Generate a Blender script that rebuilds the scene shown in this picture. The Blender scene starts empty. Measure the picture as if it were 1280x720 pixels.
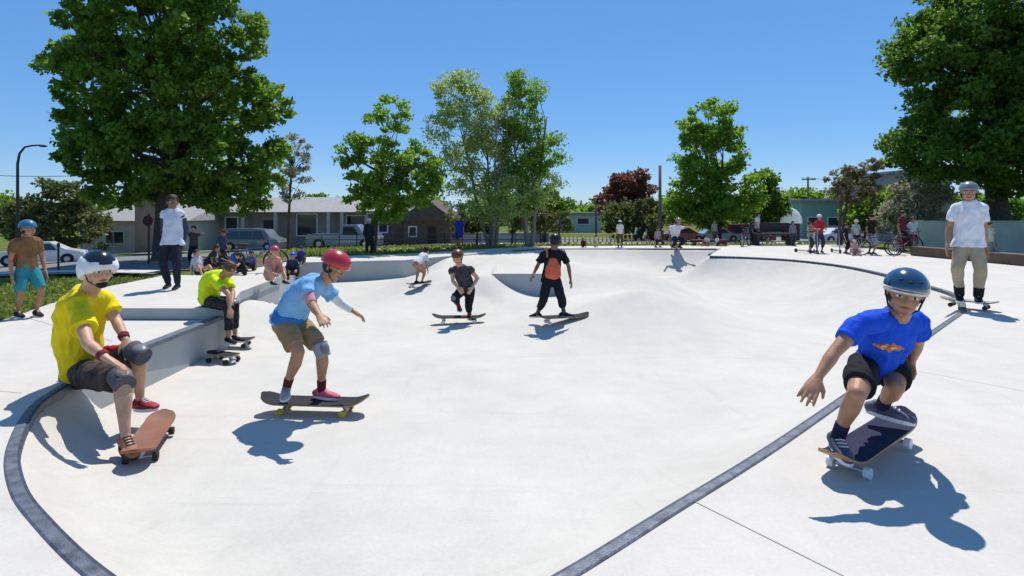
import bpy, bmesh, math, random
import numpy as np
from mathutils import Vector, Matrix, noise
from mathutils.geometry import tessellate_polygon
random.seed(7); RNG = np.random.default_rng(7)
scene = bpy.context.scene
C = scene.collection
# ------------------------------------------------------------------ camera, sky, sun, exposure
EYE, F, HY = 1.3, 700.0, 264.0
cam = bpy.data.cameras.new('camera'); camo = bpy.data.objects.new('camera', cam); C.objects.link(camo)
camo.location = (0, 0, EYE); camo.rotation_euler = (math.radians(90), 0, 0)
cam.sensor_width = 36; cam.lens = 36 * F / 1280; cam.shift_y = -(360 - HY) / 1280
cam.clip_start = .05; cam.clip_end = 3000
scene.camera = camo
SUN_EL = math.radians(63); SUN_AZ = math.atan2(.28, 1)
w = bpy.data.worlds.new('World'); scene.world = w; w.use_nodes = True
nt = w.node_tree; bg = nt.nodes['Background']
sky = nt.nodes.new('ShaderNodeTexSky'); sky.sky_type = 'NISHITA'; sky.sun_disc = False
sky.sun_elevation = SUN_EL; sky.sun_rotation = SUN_AZ
sky.air_density = 1.0; sky.dust_density = 0.0; sky.ozone_density = 5; sky.altitude = 600
hs = nt.nodes.new('ShaderNodeHueSaturation'); hs.inputs['Saturation'].default_value = 1.18
nt.links.new(sky.outputs[0], hs.inputs['Color']); mb = nt.nodes.new('ShaderNodeMix'); mb.data_type = 'RGBA'; mb.inputs[0].default_value = .5; mb.inputs[7].default_value = (1.2, 3.15, 6.9, 1)
nt.links.new(hs.outputs[0], mb.inputs[6]); nt.links.new(mb.outputs[2], bg.inputs[0])
bg.inputs[1].default_value = .122
sl = bpy.data.lights.new('sun', 'SUN'); sl.energy = 5.0; sl.angle = math.radians(.53); sl.color = (1, .945, .87)
so = bpy.data.objects.new('sun', sl); C.objects.link(so)
sd = Vector((math.sin(SUN_AZ) * math.cos(SUN_EL), math.cos(SUN_AZ) * math.cos(SUN_EL), math.sin(SUN_EL)))
so.rotation_euler = sd.to_track_quat('Z', 'Y').to_euler()
vs = scene.view_settings; scene.display_settings.display_device = 'sRGB'
vs.view_transform = 'Standard'; vs.look = 'None'; vs.gamma = 1; vs.exposure = 0.0
scene.render.engine = 'CYCLES'

def at(px, py, Y): return Vector(((px - 640) * Y / F, Y, EYE - (py - HY) * Y / F))
def gp(px, py, z=0.0):
    Y = (EYE - z) * F / (py - HY); return Vector(((px - 640) * Y / F, Y, z))

# ------------------------------------------------------------------ materials
_M = {}
def mat(name, col, rough=.7, var=.12, scale=8, bump=0.0, bscale=None, metal=0.0, spec=.35, coat=0.0):
    if name in _M: return _M[name]
    m = bpy.data.materials.new(name); m.use_nodes = True; t = m.node_tree; n = t.nodes; p = n['Principled BSDF']
    p.inputs['Roughness'].default_value = rough; p.inputs['Metallic'].default_value = metal
    p.inputs['Specular IOR Level'].default_value = spec; p.inputs['Coat Weight'].default_value = coat
    tc = n.new('ShaderNodeTexCoord')
    no = n.new('ShaderNodeTexNoise'); no.inputs['Scale'].default_value = scale; no.inputs['Detail'].default_value = 5
    t.links.new(tc.outputs['Object'], no.inputs['Vector'])
    rp = n.new('ShaderNodeMapRange'); rp.inputs['From Min'].default_value = .3; rp.inputs['From Max'].default_value = .7
    rp.inputs['To Min'].default_value = 1 - var; rp.inputs['To Max'].default_value = 1 + var
    t.links.new(no.outputs[0], rp.inputs[0])
    mx = n.new('ShaderNodeVectorMath'); mx.operation = 'SCALE'; mx.inputs[0].default_value = col[:3]
    t.links.new(rp.outputs[0], mx.inputs['Scale']); t.links.new(mx.outputs[0], p.inputs['Base Color'])
    if bump:
        b = n.new('ShaderNodeBump'); b.inputs['Strength'].default_value = bump; b.inputs['Distance'].default_value = .01
        n2 = n.new('ShaderNodeTexNoise'); n2.inputs['Scale'].default_value = bscale or scale * 4; n2.inputs['Detail'].default_value = 6
        t.links.new(tc.outputs['Object'], n2.inputs['Vector']); t.links.new(n2.outputs[0], b.inputs['Height'])
        t.links.new(b.outputs[0], p.inputs['Normal'])
    _M[name] = m; return m

def mat_concrete(name, col, crack=False):
    m = bpy.data.materials.new(name); m.use_nodes = True; t = m.node_tree; n = t.nodes; p = n['Principled BSDF']
    p.inputs['Roughness'].default_value = .8; p.inputs['Specular IOR Level'].default_value = .25
    tc = n.new('ShaderNodeTexCoord'); L = t.links.new
    def noi(s, d, vec=None, rough=.6):
        q = n.new('ShaderNodeTexNoise'); q.inputs['Scale'].default_value = s; q.inputs['Detail'].default_value = d; q.inputs['Roughness'].default_value = rough
        L(vec or tc.outputs['Object'], q.inputs['Vector']); return q.outputs[0]
    def rng(src, a, b, c, d):
        r = n.new('ShaderNodeMapRange'); L(src, r.inputs[0])
        for i, v in enumerate((a, b, c, d)): r.inputs[i + 1].default_value = v
        return r.outputs[0]
    def mul(a, b):
        r = n.new('ShaderNodeMath'); r.operation = 'MULTIPLY'; L(a, r.inputs[0]); L(b, r.inputs[1]); return r.outputs[0]
    big = rng(noi(.55, 4), .3, .7, .91, 1.05)
    mid = rng(noi(3.2, 6, rough=.7), .3, .72, .93, 1.04)
    fin = rng(noi(60, 3), .3, .7, .95, 1.04)
    mp = n.new('ShaderNodeMapping'); mp.inputs['Scale'].default_value = (.5, 6, 1); mp.inputs['Rotation'].default_value = (0, 0, .7)
    L(tc.outputs['Object'], mp.inputs[0])
    sc = rng(noi(1.3, 5, mp.outputs[0]), .6, .72, 1.0, .92)
    mp2 = n.new('ShaderNodeMapping'); mp2.inputs['Scale'].default_value = (5, .6, 1); mp2.inputs['Rotation'].default_value = (0, 0, -.3)
    L(tc.outputs['Object'], mp2.inputs[0])
    sc2 = rng(noi(1.7, 5, mp2.outputs[0]), .6, .74, 1.0, .93)
    v = mul(mul(mul(mul(big, mid), fin), sc), sc2)
    mx = n.new('ShaderNodeVectorMath'); mx.operation = 'SCALE'; mx.inputs[0].default_value = col
    L(v, mx.inputs['Scale']); L(mx.outputs[0], p.inputs['Base Color'])
    b = n.new('ShaderNodeBump'); b.inputs['Strength'].default_value = .12; b.inputs['Distance'].default_value = .004
    L(noi(90, 4), b.inputs['Height']); L(b.outputs[0], p.inputs['Normal'])
    _M[name] = m; return m
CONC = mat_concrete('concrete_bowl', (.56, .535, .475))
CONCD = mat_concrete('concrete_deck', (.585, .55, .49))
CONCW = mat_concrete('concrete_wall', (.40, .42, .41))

def mat_leaf(name, c1, c2, trans=.45):
    m = bpy.data.materials.new(name); m.use_nodes = True; t = m.node_tree; n = t.nodes; L = t.links.new; p = n['Principled BSDF']
    g = n.new('ShaderNodeNewGeometry'); r = n.new('ShaderNodeMix'); r.data_type = 'RGBA'
    r.inputs[6].default_value = (*c1, 1); r.inputs[7].default_value = (*c2, 1); L(g.outputs['Random Per Island'], r.inputs[0])
    L(r.outputs[2], p.inputs['Base Color']); p.inputs['Roughness'].default_value = .5; p.inputs['Specular IOR Level'].default_value = .3
    tr = n.new('ShaderNodeBsdfTranslucent'); hsv = n.new('ShaderNodeHueSaturation'); hsv.inputs['Value'].default_value = 1.5; hsv.inputs['Hue'].default_value = .485
    L(r.outputs[2], hsv.inputs['Color']); L(hsv.outputs[0], tr.inputs[0])
    ms = n.new('ShaderNodeMixShader'); ms.inputs[0].default_value = trans
    L(p.outputs[0], ms.inputs[1]); L(tr.outputs[0], ms.inputs[2]); L(ms.outputs[0], n['Material Output'].inputs[0])
    return m

def skin(name, col):
    m = mat(name, col, .5, .16, 18, .2, 110, spec=.4)
    p = m.node_tree.nodes['Principled BSDF']; p.inputs['Subsurface Weight'].default_value = .08; p.inputs['Subsurface Radius'].default_value = (.02, .008, .005)
    p.inputs['Subsurface Scale'].default_value = .3
    return m
def cloth(name, col, **k): return mat('cloth_' + name, col, .85, k.get('var', .14), k.get('scale', 9), .35, 140, spec=.15)
SK1 = skin('skin_tan', (.42, .21, .115)); SK2 = skin('skin_light', (.56, .32, .20)); SK3 = skin('skin_brown', (.26, .125, .07))
BLK = mat('black_rubber', (.02, .02, .022), .7); WHT = mat('white_plastic', (.75, .75, .74), .4)
STEEL = mat('steel', (.45, .46, .48), .35, metal=.9)
HAIRD = mat('dark_hair', (.02, .014, .01), .6, .4, 60, .5, 200)
EYEW = mat('eye_white', (.7, .68, .65), .25, .02); IRIS = mat('iris', (.03, .018, .01), .2, .02); LIP = mat('lips', (.34, .11, .09), .5)

# ------------------------------------------------------------------ mesh helpers
def tag(o, label=None, cat=None, group=None, kind=None):
    if label: o['label'] = label
    if cat: o['category'] = cat
    if group: o['group'] = group
    if kind: o['kind'] = kind
    return o
def thing(name, label, cat, loc, group=None):
    o = bpy.data.objects.new(name, None); C.objects.link(o); o.location = loc; o.empty_display_size = .1
    return tag(o, label, cat, group)
class PM:
    def __init__(s): s.v = []; s.f = []
    def add(s, vs_, fs):
        b = len(s.v); s.v += [tuple(q) for q in vs_]; s.f += [tuple(i + b for i in q) for q in fs]; return s
    def rings(s, rs):
        b = len(s.v); n = len(rs[0])
        for r in rs: s.v += [tuple(q) for q in r]
        for k in range(len(rs) - 1):
            for i in range(n):
                j = (i + 1) % n; s.f.append((b + k * n + i, b + k * n + j, b + (k + 1) * n + j, b + (k + 1) * n + i))
        s.f.append(tuple(b + i for i in reversed(range(n)))); s.f.append(tuple(b + (len(rs) - 1) * n + i for i in range(n)))
        return s
    def loft(s, pts, ra, rb, side, round0=True, round1=True, n=20):
        """elliptic cross-sections; ra along side, rb along the third axis"""
        pts = [Vector(p) for p in pts]; m = len(pts); sides = side if isinstance(side, list) else [side] * m
        out = []
        for k in range(m):
            d = (pts[min(k + 1, m - 1)] - pts[max(k - 1, 0)]).normalized()
            a = Vector(sides[k]); a = (a - d * a.dot(d)).normalized(); b = d.cross(a)
            def ring(c, fa, fb):
                return [c + a * (fa * math.cos(2 * math.pi * i / n)) + b * (fb * math.sin(2 * math.pi * i / n)) for i in range(n)]
            A, B = ra[k], rb[k]; e = min(A, B)
            if k == 0 and round0:
                for th in (80, 60, 40, 20): out.append(ring(pts[0] - d * e * math.sin(math.radians(th)), A * math.cos(math.radians(th)), B * math.cos(math.radians(th))))
            out.append(ring(pts[k], A, B))
            if k == m - 1 and round1:
                for th in (20, 40, 60, 80): out.append(ring(pts[k] + d * e * math.sin(math.radians(th)), A * math.cos(math.radians(th)), B * math.cos(math.radians(th))))
        return s.rings(out)
    def tube(s, pts, r, round0=True, round1=True, n=14):
        pts = [Vector(p) for p in pts]; d = (pts[-1] - pts[0])
        a = Vector((0, 0, 1)) if abs(d.normalized().z) < .9 else Vector((1, 0, 0))
        a = a.cross(d).normalized()
        if isinstance(r, (int, float)): r = [r] * len(pts)
        return s.loft(pts, r, r, a, round0, round1, n)
    def ell(s, c, a, b, u, ra, rb, ru, n=16, m=10):
        rs = []
        for k in range(1, m):
            th = math.pi * k / m
            rs.append([c + a * (ra * math.sin(th) * math.cos(2 * math.pi * i / n)) + b * (rb * math.sin(th) * math.sin(2 * math.pi * i / n)) - u * (ru * math.cos(th)) for i in range(n)])
        return s.rings(rs)
    def box(s, lo, hi, M=None):
        x0, y0, z0 = lo; x1, y1, z1 = hi
        v = [Vector(q) for q in ((x0, y0, z0), (x1, y0, z0), (x1, y1, z0), (x0, y1, z0), (x0, y0, z1), (x1, y0, z1), (x1, y1, z1), (x0, y1, z1))]
        if M: v = [M @ q for q in v]
        return s.add(v, [(0, 3, 2, 1), (4, 5, 6, 7), (0, 1, 5, 4), (1, 2, 6, 5), (2, 3, 7, 6), (3, 0, 4, 7)])
    def prism(s, poly, z0, z1):
        n = len(poly); tri = tessellate_polygon([[Vector((p[0], p[1], 0)) for p in poly]])
        v = [(p[0], p[1], z0) for p in poly] + [(p[0], p[1], z1) for p in poly]
        f = [tuple(i + n for i in t) for t in tri] + [tuple(reversed(t)) for t in tri] + [(i, (i + 1) % n, n + (i + 1) % n, n + i) for i in range(n)]
        return s.add(v, f)
def link(name, pm, m, parent=None, smooth=False, voxel=0, it=2, disp=0, dscale=14, world=True, bevel=0):
    me = bpy.data.meshes.new(name)
    off = parent_origin(parent) if (parent and world) else Vector((0, 0, 0))
    me.from_pydata([(v[0] - off.x, v[1] - off.y, v[2] - off.z) for v in pm.v], [], pm.f); me.update()
    o = bpy.data.objects.new(name, me); C.objects.link(o)
    bm = bmesh.new(); bm.from_mesh(me); bmesh.ops.recalc_face_normals(bm, faces=bm.faces)
    if bevel:
        bmesh.ops.bevel(bm, geom=[e for e in bm.edges if e.calc_face_angle(0) > .6], offset=bevel, segments=2, affect='EDGES', profile=.5)
    bm.to_mesh(me); bm.free()
    if voxel:
        r = o.modifiers.new('r', 'REMESH'); r.mode = 'VOXEL'; r.voxel_size = voxel
        sm = o.modifiers.new('s', 'SMOOTH'); sm.factor = .5; sm.iterations = it
        dg = bpy.context.evaluated_depsgraph_get(); me2 = bpy.data.meshes.new_from_object(o.evaluated_get(dg)); o.modifiers.clear()
        o.data = me2; bpy.data.meshes.remove(me); me = me2; me.name = name
        if disp:
            nv = len(me.vertices); co = np.empty(nv * 3, np.float32); me.vertices.foreach_get('co', co); no = np.empty(nv * 3, np.float32); me.vertices.foreach_get('normal', no)
            co = co.reshape(-1, 3); no = no.reshape(-1, 3); sd_ = random.uniform(0, 50)
            d = np.array([noise.noise(Vector((c[0] * dscale + sd_, c[1] * dscale, c[2] * dscale * .55))) + .5 * (1 - 2 * abs(noise.noise(Vector((c[0] * dscale * 1.7, c[1] * dscale * 1.7 + sd_, c[2] * dscale * .8))))) for c in co.tolist()])
            co += no * (d * disp)[:, None]; me.vertices.foreach_set('co', co.ravel()); me.update()
    me.materials.clear(); me.materials.append(m)
    if smooth or voxel: me.polygons.foreach_set('use_smooth', [True] * len(me.polygons))
    if parent: o.parent = parent
    return o
def parent_origin(p):
    v = Vector(p.location)
    while p.parent: p = p.parent; v += Vector(p.location)
    return v

# ------------------------------------------------------------------ the skatepark
def catmull(pts, n=6, closed=False):
    out = []; m = len(pts)
    for i in range(m - 1):
        p0 = pts[max(i - 1, 0)]; p1 = pts[i]; p2 = pts[i + 1]; p3 = pts[min(i + 2, m - 1)]
        for k in range(n):
            t = k / n; q = []
            for c in range(len(p1)):
                a, b, cc, d = p0[c], p1[c], p2[c], p3[c]
                q.append(.5 * (2 * b + (cc - a) * t + (2 * a - 5 * b + 4 * cc - d) * t * t + (3 * b - a - 3 * cc + d) * t ** 3))
            out.append(tuple(q))
    out.append(tuple(pts[-1])); return out
near_rim = catmull([(-3.40, 4.35, .3), (-3.34, 4.17, .4), (-3.17, 3.70, .55), (-2.74, 3.07, .6), (-2.33, 2.63, .6), (-1.96, 2.33, .6), (-1.49, 2.0, .6), (-1.05, 1.76, .6), (-.6, 1.66, .6),
                    (-.15, 1.75, .7), (.17, 1.97, .8), (.70, 2.43, .9), (1.49, 3.12, 1), (2.71, 4.26, 1), (4.33, 5.82, 1.1), (5.82, 7.22, 1.2)], 5)
far_rim = catmull([(5.82, 7.22, 1.3), (6.83, 8.58, 2.0), (7.27, 9.78, 2.6), (7.69, 11.5, 3), (7.9, 13.4, 3), (7.5, 15.0, 3), (6.6, 15.9, 2.6), (5.75, 16.3, 1.8)], 5)
back = [(6.6, 18.2, 1.5), (7.2, 19.4, 1.8), (4, 19.5, 2.2), (1.1, 19.4, 2.2), (0, 18.4, 3), (-1.4, 16.8, 3), (-2.87, 14.9, 0), (-5.4, 14.2, 0), (-4.8, 11.5, .6), (-4.15, 10.0, 0), (-3.95, 8.1, 0), (-3.42, 6.75, 0), (-3.52, 6.7, 0)]
rim = near_rim + far_rim[1:] + back
RP = np.array([(p[0], p[1]) for p in rim]); RW = np.array([p[2] for p in rim])
def depth(Y): return .33 + .024 * np.clip(Y - 4, -1, 8)
def bowl_z(X, Y):
    X = np.asarray(X, float); Y = np.asarray(Y, float); sh = X.shape; X = X.ravel(); Y = Y.ravel()
    D = depth(Y) + .28 * (lambda t: t * t * (3 - 2 * t))(np.clip((X - 2.5) / 3.0, 0, 1)) * np.clip((Y - 6.5) / 3, 0, 1); best = np.zeros_like(X); nd = np.full_like(X, 1e9); nw = np.zeros_like(X); ins = np.zeros(X.shape, bool)
    n = len(RP)
    for i in range(n):
        a = RP[i]; b = RP[(i + 1) % n]; wa = RW[i]; wb = RW[(i + 1) % n]; e = b - a
        t = np.clip(((X - a[0]) * e[0] + (Y - a[1]) * e[1]) / (e @ e + 1e-12), 0, 1)
        d = np.hypot(X - a[0] - t * e[0], Y - a[1] - t * e[1]); ww = wa + (wb - wa) * t
        if min(wa, wb) == 0: ww = ww * 0
        c = np.where(ww > .01, np.clip(1 - d / np.maximum(ww, .01), 0, 1) ** 2.1, 0); best = np.maximum(best, c)
        cl = d < nd; nw = np.where(cl, ww, nw); nd = np.where(cl, d, nd)
        cr = ((a[1] > Y) != (b[1] > Y)) & (X < (b[0] - a[0]) * (Y - a[1]) / (b[1] - a[1] + 1e-12) + a[0]); ins ^= cr
    best = np.where(~ins, np.where(nw > .01, 1, best), best)
    sm = lambda a, b, v: (lambda t: t * t * (3 - 2 * t))(np.clip((v - a) / (b - a), 0, 1))
    # bank rising to the back left, cheek of the quarter pipe, bank beside it
    bank = sm(10.2, 15.8, Y) * sm(3.2, .2, X) * sm(-3.0, -1.7, X) * .93
    bank = np.maximum(bank, .97 * np.exp(-(((X + 1.3) / 1.5) ** 2 + ((Y - 12.9) / 1.9) ** 2)) * np.where(X > -.42, 0, 1))
    bank = np.maximum(bank, .94 * np.exp(-((np.maximum(0, np.abs(X - 2.2) - .5) / 1.1) ** 2 + (np.maximum(0, np.abs(Y - 13.2) - .6) / 1.5) ** 2)))
    ck_ = .94 * np.clip(1 - (X + .42) / 1.1, 0, 1) ** 2.0
    t_ = sm(10.4, 11.7, Y)
    bank = np.where((X > -.42) & (X < 1.0) & (Y < 11.75), np.maximum(ck_ * t_, bank * sm(.9, 1.0, X)), bank)
    bank = np.where((X > 1.25) | (X < -.42) | (Y > 11.75), bank, bank)
    lf_ = (X <= -.42) & (X > -3.4); bank = np.where(lf_, np.maximum(bank, .94 * sm(10.4, 11.7, Y) * sm(-2.9, -.42, X)), bank)
    best = np.maximum(best, bank)
    best = np.maximum(best, .92 * np.exp(-(((X + 3.95) / .7) ** 2 + ((Y - 8.3) / 1.1) ** 2)))
    z = -D + D * np.minimum(best, .94)
    z = z + np.where(ins, .56 * np.exp(-((np.abs(X - 2.0) / 1.3) ** 1.4 + (np.abs(Y - 8.4) / np.where(Y < 8.4, 1.15, 2.2)) ** 1.4)), 0)
    return z.reshape(sh)
def bz(x, y): return float(bowl_z(np.array([x]), np.array([y]))[0])
def bowl_hit(px, py):
    Y = 1.5
    while Y < 22:
        p = at(px, py, Y)
        if p.z <= bz(p.x, p.y): return p
        Y += .01
    return at(px, py, Y)
gx = np.arange(-5.9, 8.6, .05); gy_ = np.arange(1.1, 20.2, .05)
XX, YY = np.meshgrid(gx, gy_); ZZ = bowl_z(XX, YY)
def grid_mesh(name, X, Y, Z, m, kind='structure'):
    ny, nx = X.shape; co = np.stack([X, Y, Z], -1).reshape(-1, 3)
    idx = np.arange(nx * ny).reshape(ny, nx); q = np.stack([idx[:-1, :-1], idx[:-1, 1:], idx[1:, 1:], idx[1:, :-1]], -1).reshape(-1, 4)
    me = bpy.data.meshes.new(name); me.vertices.add(len(co)); me.vertices.foreach_set('co', co.ravel().astype(np.float32))
    me.loops.add(q.size); me.loops.foreach_set('vertex_index', q.ravel().astype(np.int32)); me.polygons.add(len(q))
    me.polygons.foreach_set('loop_start', np.arange(0, q.size, 4, dtype=np.int32)); me.update(); me.validate()
    me.polygons.foreach_set('use_smooth', [True] * len(q)); me.materials.append(m)
    o = bpy.data.objects.new(name, me); C.objects.link(o); o['kind'] = kind; return o
grid_mesh('bowl_floor', XX, YY, ZZ, CONC)
# deck: polygon with the bowl as a hole, sides going down
OUT = [(-9, -9), (-7.6, 4.5), (-6.05, 6.6), (-6.68, 8.43), (-7.0, 9.8), (-6.9, 10.7), (-5.9, 12.2), (-5.75, 14.8), (-6, 15.8), (-3, 17.2), (-1.1, 19.2), (.3, 20.3), (1.5, 20.8), (13, 21.8), (11.95, 16.3), (12.25, 13.2), (14, 6), (16, -9)]
OUT = [(a[0], a[1]) for a in OUT]
me = bpy.data.meshes.new('skatepark_deck'); hole = [(p[0], p[1]) for p in rim]
tri = tessellate_polygon([[Vector((*p, 0)) for p in OUT], [Vector((*p, 0)) for p in hole]])
allp = OUT + hole; n0 = len(OUT); N = len(allp)
vv = [(*p, 0) for p in allp] + [(*p, -.75) for p in allp]; ff = [tuple(t) for t in tri]
for a, cnt in ((0, n0), (n0, len(hole))):
    for i in range(cnt): j = (i + 1) % cnt; ff.append((a + i, a + j, N + a + j, N + a + i))
pm = PM(); pm.add(vv, ff); deck = link('skatepark_deck', pm, CONCD); deck['kind'] = 'structure'
# bowl walls get the wall concrete
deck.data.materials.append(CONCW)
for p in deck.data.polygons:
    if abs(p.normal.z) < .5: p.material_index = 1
# coping bands
def coping(pts, label, w2=.026):
    m = bpy.data.materials.get('coping_steel')
    if not m:
        m = mat('coping_steel', (.13, .145, .175), .5, .4, 16, .5, 120, metal=.35)
    p = PM(); rs = []
    for i, q in enumerate(pts):
        a = Vector(pts[max(i - 1, 0)][:2]); b = Vector(pts[min(i + 1, len(pts) - 1)][:2]); d = (b - a).normalized(); nrm = Vector((-d.y, d.x)); c = Vector(q[:2])
        prof = [(-w2, -.05), (-w2, .004), (-w2 * .75, .009), (w2 * .75, .009), (w2, .004), (w2, -.05)]
        rs.append([(c.x + nrm.x * s, c.y + nrm.y * s, z) for s, z in prof])
    p.rings(rs); o = link('metal_coping', p, m); tag(o, label, 'coping')
    p = PM(); rs = []
    for i, q in enumerate(pts):
        a = Vector(pts[max(i - 1, 0)][:2]); b = Vector(pts[min(i + 1, len(pts) - 1)][:2]); d = (b - a).normalized(); nrm = Vector((-d.y, d.x)) * w2 * 1.25; c = Vector(q[:2]) + nrm
        rs.append([(c.x + nrm.x * s_, c.y + nrm.y * s_, z) for s_, z in ((-.2, -.06), (-.2, .002), (.2, .002), (.2, -.06))])
    p.rings(rs); link('edge_strip', p, mat('edge_dark', (.05, .06, .09), .5, .5, 20), o); return o
coping(near_rim, 'dark metal edging curving round the near rim of the bowl')
coping(far_rim, 'dark metal edging along the far right rim of the bowl', .035)
coping([(6.0, 17.0), (6.6, 18.2), (7.2, 19.4)], 'short dark edging on the back right corner of the bowl near the bench', .03)
coping([(7.1, 19.46), (4, 19.56), (1.1, 19.46), (0, 18.46)], 'dark metal edging across the back of the bowl behind the white mound', .04)
# joints cut in the deck
jm = mat('joint', (.46, .45, .42), .9)
def joint(a, b, w2=.0028):
    a = Vector((*a, .003)); b = Vector((*b, .003)); d = (b - a).normalized(); n_ = Vector((-d.y, d.x, 0)) * w2
    p = PM(); p.add([a - n_, b - n_, b + n_, a + n_], [(0, 1, 2, 3)]); o = link('deck_joint', p, jm); o['kind'] = 'structure'
a = gp(870, 628); b = gp(1060, 722); joint((a.x, a.y), (b.x + .35, b.y - .5))
joint((5.95, 7.1), (9.4, 3.0)); joint((7.75, 9.8), (12.9, 9.9)); joint((-7.0, 4.8), (-3.5, 4.0)); joint((-6.5, 7.2), (-4.0, 5.6), .005); joint((3.3, 4.55), (5.6, 1.6)); joint((8.05, 14.3), (12.3, 14.0), .006)
# raised platform on the left
pl = PM().prism([(-5.25, 6.72), (-3.4, 6.69), (-3.93, 8.1), (-4.13, 10.0), (-6.3, 10.2), (-6.2, 8.2)], .004, .14)
o = link('raised_platform', pl, CONCD, bevel=.008); tag(o, 'low pale concrete platform with a shaded front step, under the man in the white top', 'platform')
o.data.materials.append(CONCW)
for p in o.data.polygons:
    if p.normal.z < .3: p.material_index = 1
p = PM(); p.loft([(-3.50, 4.3, .03), (-3.56, 6.66, .03)], [.05, .05], [.04, .04], (1, 0, 0), False, False, 4)
pl = PM().prism([(-3.47, 4.28), (-3.39, 4.30), (-3.45, 6.685), (-3.56, 6.685)], .003, .045)
o = link('ledge_edging', pl, mat('edging', (.13, .15, .17), .6, .3, 30)); tag(o, 'straight dark steel edging on the grey ledge wall behind the man in yellow', 'edging')
pl = PM().prism([(-3.36, 6.35), (-3.34, 6.75), (-3.5, 6.78), (-3.52, 6.38)], -.5, .142)
# quarter pipe cheek block
pl = PM().prism([(-.42, 11.7), (1.0, 11.7), (1.0, 13.2), (-.3, 13.0)], -.6, -.003)
o = link('ramp_wall', pl, CONC, bevel=.01); tag(o, 'shaded grey side wall of the small ramp, between the two skaters in the middle', 'ramp')
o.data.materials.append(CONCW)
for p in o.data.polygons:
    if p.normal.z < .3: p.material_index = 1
# brown bench wall on the right
BR = mat('brown_wall', (.13, .085, .065), .8, .25, 5, .4)
pl = PM(); a = Vector((11.85, 16.4)); b = Vector((12.3, 13.0)); 
pl.prism([(11.7, 16.45), (12.12, 13.0), (15.5, 10.0), (15.85, 10.3), (12.5, 13.15), (12.05, 16.5)], 0.003, .27)
o = link('low_wall', pl, BR, bevel=.015); tag(o, 'long low brown retaining wall behind the man in the white shirt', 'wall')

# ------------------------------------------------------------------ ground, roads
def sstep(a, b, v): t = np.clip((v - a) / (b - a), 0, 1); return t * t * (3 - 2 * t)
def outdist(X, Y):
    d = np.full(X.shape, 1e9); ins = np.zeros(X.shape, bool); n = len(OUT)
    for i in range(n):
        a = np.array(OUT[i]); b = np.array(OUT[(i + 1) % n]); e = b - a
        t = np.clip(((X - a[0]) * e[0] + (Y - a[1]) * e[1]) / (e @ e), 0, 1); d = np.minimum(d, np.hypot(X - a[0] - t * e[0], Y - a[1] - t * e[1]))
        ins ^= ((a[1] > Y) != (b[1] > Y)) & (X < (b[0] - a[0]) * (Y - a[1]) / (b[1] - a[1] + 1e-12) + a[0])
    return d, ins
def ground_z(X, Y):
    X = np.asarray(X, float); Y = np.asarray(Y, float); d, ins = outdist(X, Y)
    z = -.03 - .62 * sstep(1, 15, d) + .02 * np.sin(X * .7) * np.cos(Y * .6) * sstep(1, 5, d)
    return np.where(ins, -.9 + .0 * d, z)
def gz(x, y): return float(ground_z(np.array([x]), np.array([y]))[0])
def gground(px, py):
    Y = 5.0
    while Y < 90:
        p = at(px, py, Y)
        if p.z <= gz(p.x, p.y): return Vector((p.x, p.y, gz(p.x, p.y)))
        Y += .05
    return at(px, py, Y)
def axis(lo, hi, flo, fhi, fine, coarse):
    a = list(np.arange(flo, fhi, fine)); v = fhi; s = fine
    while v < hi: a.append(v); s *= coarse; v += s
    a.append(hi); v = flo; s = fine
    while v > lo: v -= s; s *= coarse; a.insert(0, max(v, lo))
    return np.array(a)
GX, GY = np.meshgrid(axis(-900, 900, -24, 30, .35, 1.25), axis(-200, 1500, -12, 42, .35, 1.25))
def mat_grass():
    m = mat('grass', (.10, .14, .025), .95, .35, 2.2, .8, 60, spec=.1); return m
GR = mat_grass()
GRT = mat('dry_ground', (.30, .27, .22), .95, .2, 3, .5, 80)
grid_mesh('lawn', GX, GY, ground_z(GX, GY), GR)
ASP = mat('asphalt', (.19, .185, .18), .9, .12, 4, .4, 150)
def sheet(name, x0, x1, y0f, y1f, off, m, nx=90, ny=14):
    xs = np.linspace(x0, x1, nx); X = np.repeat(xs[None], ny, 0); y0 = np.array([y0f(x) for x in xs]); y1 = np.array([y1f(x) for x in xs])
    t = np.linspace(0, 1, ny)[:, None]; Y = y0[None] * (1 - t) + y1[None] * t
    return grid_mesh(name, X, Y, ground_z(X, Y) + off, m)
sheet('street', -30, -7.4, lambda x: 11.6 - .12 * (x + 8), lambda x: 21.5 - .15 * (x + 8), .035, ASP)
sheet('back_street', -12, 26, lambda x: 24.6, lambda x: 41.0, .04, ASP)
sheet('sidewalk', -30, -7.2, lambda x: 11.1 - .12 * (x + 8), lambda x: 11.6 - .12 * (x + 8) - .004, .12, CONCD, ny=4)
sheet('far_sidewalk', -30, -7.4, lambda x: 21.52 - .15 * (x + 8), lambda x: 22.7 - .15 * (x + 8), .13, CONCD, ny=4)
sheet('park_path', -7.8, 12, lambda x: 22.6, lambda x: 23.6, .03, CONCD, ny=4)
sheet('dirt_patch', -9.5, -5.9, lambda x: 12.4, lambda x: 16.5, .03, mat('dirt', (.13, .10, .06), .95, .3, 4, .6, 60), 40, 20)

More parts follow.
